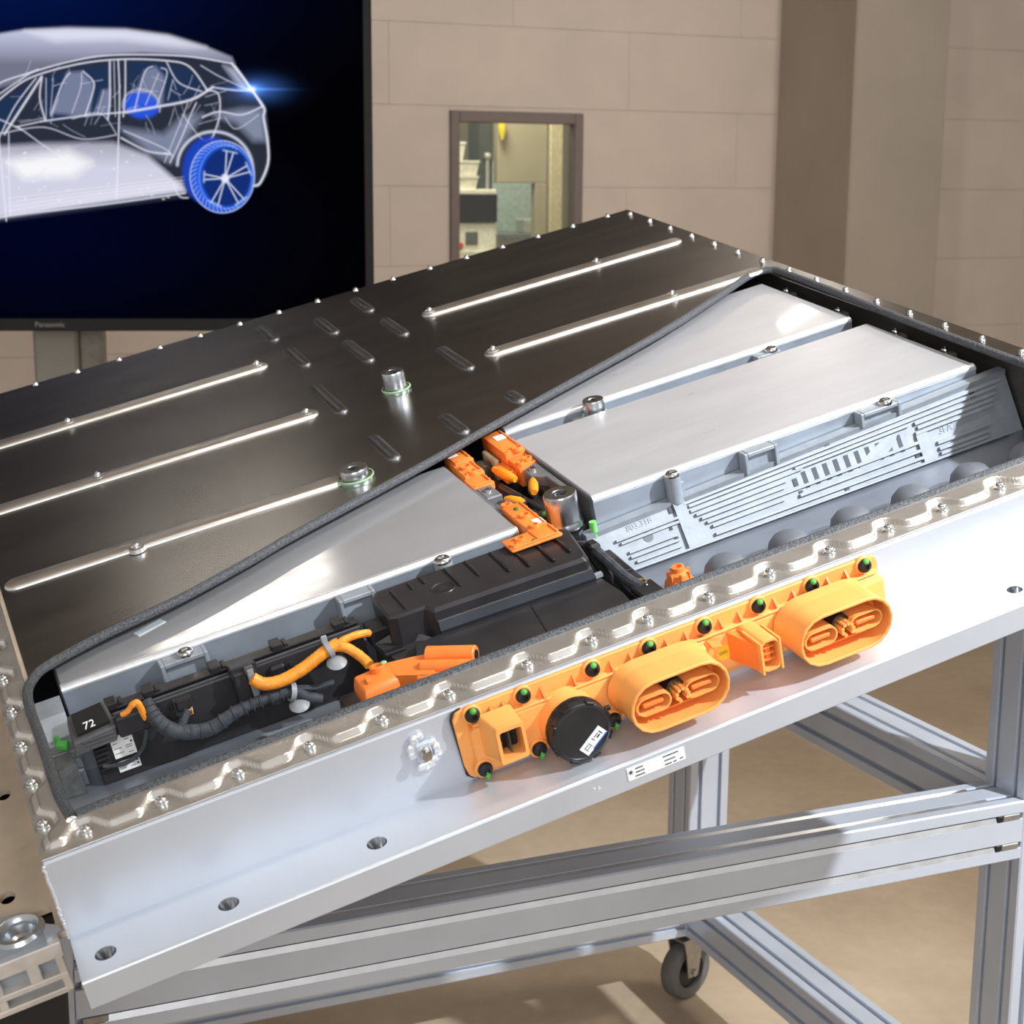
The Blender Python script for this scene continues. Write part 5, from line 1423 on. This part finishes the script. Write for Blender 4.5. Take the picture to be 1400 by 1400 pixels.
# tall shoulder bolt in the channel
t = thing('tall_shoulder_bolt', 'tall steel shoulder bolt on a hexagonal base between the modules', 'bolt', (.6145, .3385, -.1))
bm = NB(); cyl(bm, (.6145, .3385, -.0985), (.6145, .3385, -.044), .0235, 6); put('hex_base', bm, ZINC, t)
bm = NB(); lathe(bm, [(.0222, -.0435), (.0222, -.040), (.0205, -.037), (.0200, -.034), (.0200, -.0035), (.0188, -.001), (.0092, -.001), (.0080, -.002), (.0080, -.013), (.0004, -.013)], (.6145, .3385, .004), (0, 0, 1), 32); put('bolt_head', bm, ZINC, t, True)
bm = NB(); cyl(bm, (.6145, .3385, -.009), (.6145, .3385, -.0025), .0078, 6); put('hex_socket', bm, BOLT_D, t)
bm = NB(); cyl(bm, (.6405, .3170, -.09), (.6405, .3170, -.036), .0045, 12); tag(put('green_pin', bm, mat('green_pin', (120, 200, 110), 0.35), None, True), 'pale green pin beside the tall shoulder bolt', 'pin').matrix_world = PACK
# black cable bracket between the cover and the casting
t = thing('cable_bracket', 'long black cable bracket with brass eyelet right of the black cover', 'bracket', (.61, .18, -.1))
bm = NB(); loft(bm, [[(.6100, .268, -.098), (.6380, .268, -.098), (.6350, .118, -.098), (.6040, .112, -.098)], [(.6120, .266, -.050), (.6360, .266, -.050), (.6340, .122, -.052), (.6060, .116, -.052)]])
bmesh.ops.bevel(bm, geom=list(bm.edges), offset=.002, segments=1, profile=.5, affect='EDGES'); put('bracket_body', bm, BLACK2, t)
bm = NB(); bx(bm, .6165, .6320, .200, .236, -.0515, -.0485, .0008); put('recess', bm, BLACK3, t)
bm = NB(); bx(bm, .6070, .6340, .118, .158, -.0530, -.0440, .002); put('end_block', bm, BLACK, t)
bm = NB(); tube(bm, smooth_path([(.6010, .297, -.048), (.604, .280, -.041), (.6085, .252, -.034), (.6105, .215, -.038), (.6130, .172, -.044), (.6190, .150, -.047)]), .0062, 10); put('cable', bm, TAPE, t, True)
bm = NB(); tube(bm, smooth_path([(.6070, .262, -.036), (.6075, .232, -.048), (.6080, .204, -.060), (.608, .180, -.074)]), .0072, 10); put('cable', bm, BLACK3, t, True)
bm = NB(); bx(bm, .602, .616, .240, .258, -.046, -.026, .003); put('cable_tie', bm, BLACK3, t)
bm = NB(); tube(bm, [(.6205 + .0068 * math.cos(2 * math.pi * k / 16), .158 + .0068 * math.sin(2 * math.pi * k / 16), -.0450) for k in range(16)], .0014, 6, True); put('brass_eyelet', bm, BRASS, t, True)
bm = NB(); cyl(bm, (.6205, .158, -.047), (.6205, .158, -.0455), .0056, 14); put('eyelet_core', bm, BLACK3, t)
bm = NB(); ball(bm, (.6225, .146, -.0440), .0016, (1, 1, 1), 8, 6); put('steel_ball', bm, BOLT, t, True)
# orange cap on the tray floor
t = thing('orange_fitting', 'small orange ribbed screw fitting on the tray floor near the front trim', 'fitting', (.690, .205, -.1))
bm = NB(); loft(bm, [[(.6735, .222, -.099), (.7055, .222, -.099), (.7055, .190, -.099), (.6735, .190, -.099)], [(.676, .219, -.084), (.703, .219, -.084), (.703, .192, -.084), (.676, .192, -.084)]])
bmesh.ops.bevel(bm, geom=list(bm.edges), offset=.002, segments=1, profile=.5, affect='EDGES'); put('cap_base', bm, ORANGE_D, t)
bm = NB(); lathe(bm, [(.0130, 0), (.0115, .007), (.0078, .010), (.0074, .015), (.0050, .0155), (.0046, .010), (.0003, .010)], (.6885, .2065, -.0845), (0, 0, 1), 20); put('cap_top', bm, ORANGE_D, t, True)
bm = NB()
for k in range(7):
    a = 2 * math.pi * k / 7; box(bm, (.6885 + .0120 * math.cos(a), .2065 + .0120 * math.sin(a), -.0800), (.004, .0016, .010), 0, Matrix.Rotation(a, 3, 'Z'))
put('cap_rib', bm, ORANGE_D, t)

# ================================================================== left front corner: mount casting, black support
mc = thing('mount_casting', 'cast aluminium mount with a steel bushing at the lower left corner', 'mount', (-.08, .0, -.09))
bm = plate([(-.060, -.0240), (-.062, .0200), (-.075, .034), (-.125, .046), (-.125, -.0240)], [circle((-.0810, .0060), .0145, 24)], -.0784, -.0742); put('mount_plate', bm, CAST, mc)
bm = NB(); lathe(bm, [(.0225, -.006), (.0235, 0), (.0215, .0035), (.0190, .0045), (.0170, .003), (.0150, -.001), (.0120, -.010), (.0085, -.012)], (-.0810, .0060, -.0740), (0, 0, 1), 32, False); lathe(bm, [(.0085, -.012), (.0080, -.016), (.0003, -.016)], (-.0810, .0060, -.0740), (0, 0, 1), 24, False); put('bushing', bm, ZINC, mc, True)
for (z0, z1) in ((-.112, -.090), (-.143, -.137)):
    pass
for (u0, u1, z0, z1) in ((-.125, -.050, -.0935, -.0785), (-.125, -.052, -.116, -.110), (-.125, -.056, -.131, -.125)):
    bm = NB(); bx(bm, u0, u1, -.026, -.0125, z0, z1, .001); put('web', bm, WEB, mc)
for u, w_, z0 in ((-.112, .004, -.130), (-.0790, .0055, -.114), (-.0555, .0035, -.130)):
    bm = NB(); bx(bm, u - w_, u + w_, -.0255, -.012, z0, -.0925, .001); put('web', bm, WEB, mc)
bm = NB(); bx(bm, -.124, -.054, -.014, -.0125, -.129, -.0925); put('rear_web', bm, CAST, mc)
bm = NB(); loft(bm, [[(-.062, -.024, -.0782), (-.066, .012, -.0782), (-.0475, -.004, -.0782), (-.0465, -.010, -.0782)], [(-.062, -.024, -.0742), (-.066, .012, -.0742), (-.0475, -.004, -.0762), (-.0465, -.010, -.0762)]]); put('nose', bm, ALU, mc)
bs = thing('support_block', 'black support block below the cast mount at the left edge', 'support', (.06, 1.46, .7), False)
bm = NB(); prism(bm, [(-.12, .46), (.176, .46), (.176, .8635), (.167, .8655), (-.12, .8000)], 'y', 1.41, 1.53, .003); put('block', bm, mat('support_black', (14, 12, 13), 0.55), bs)
bm = NB(); bx(bm, -.06, .15, 1.42, 1.60, .40, .47, .004); put('foot', bm, DARK, bs)
bm = NB(); bx(bm, -.06, .15, 1.50, 1.66, .42, .46, .003); put('arm', bm, DARK, bs)
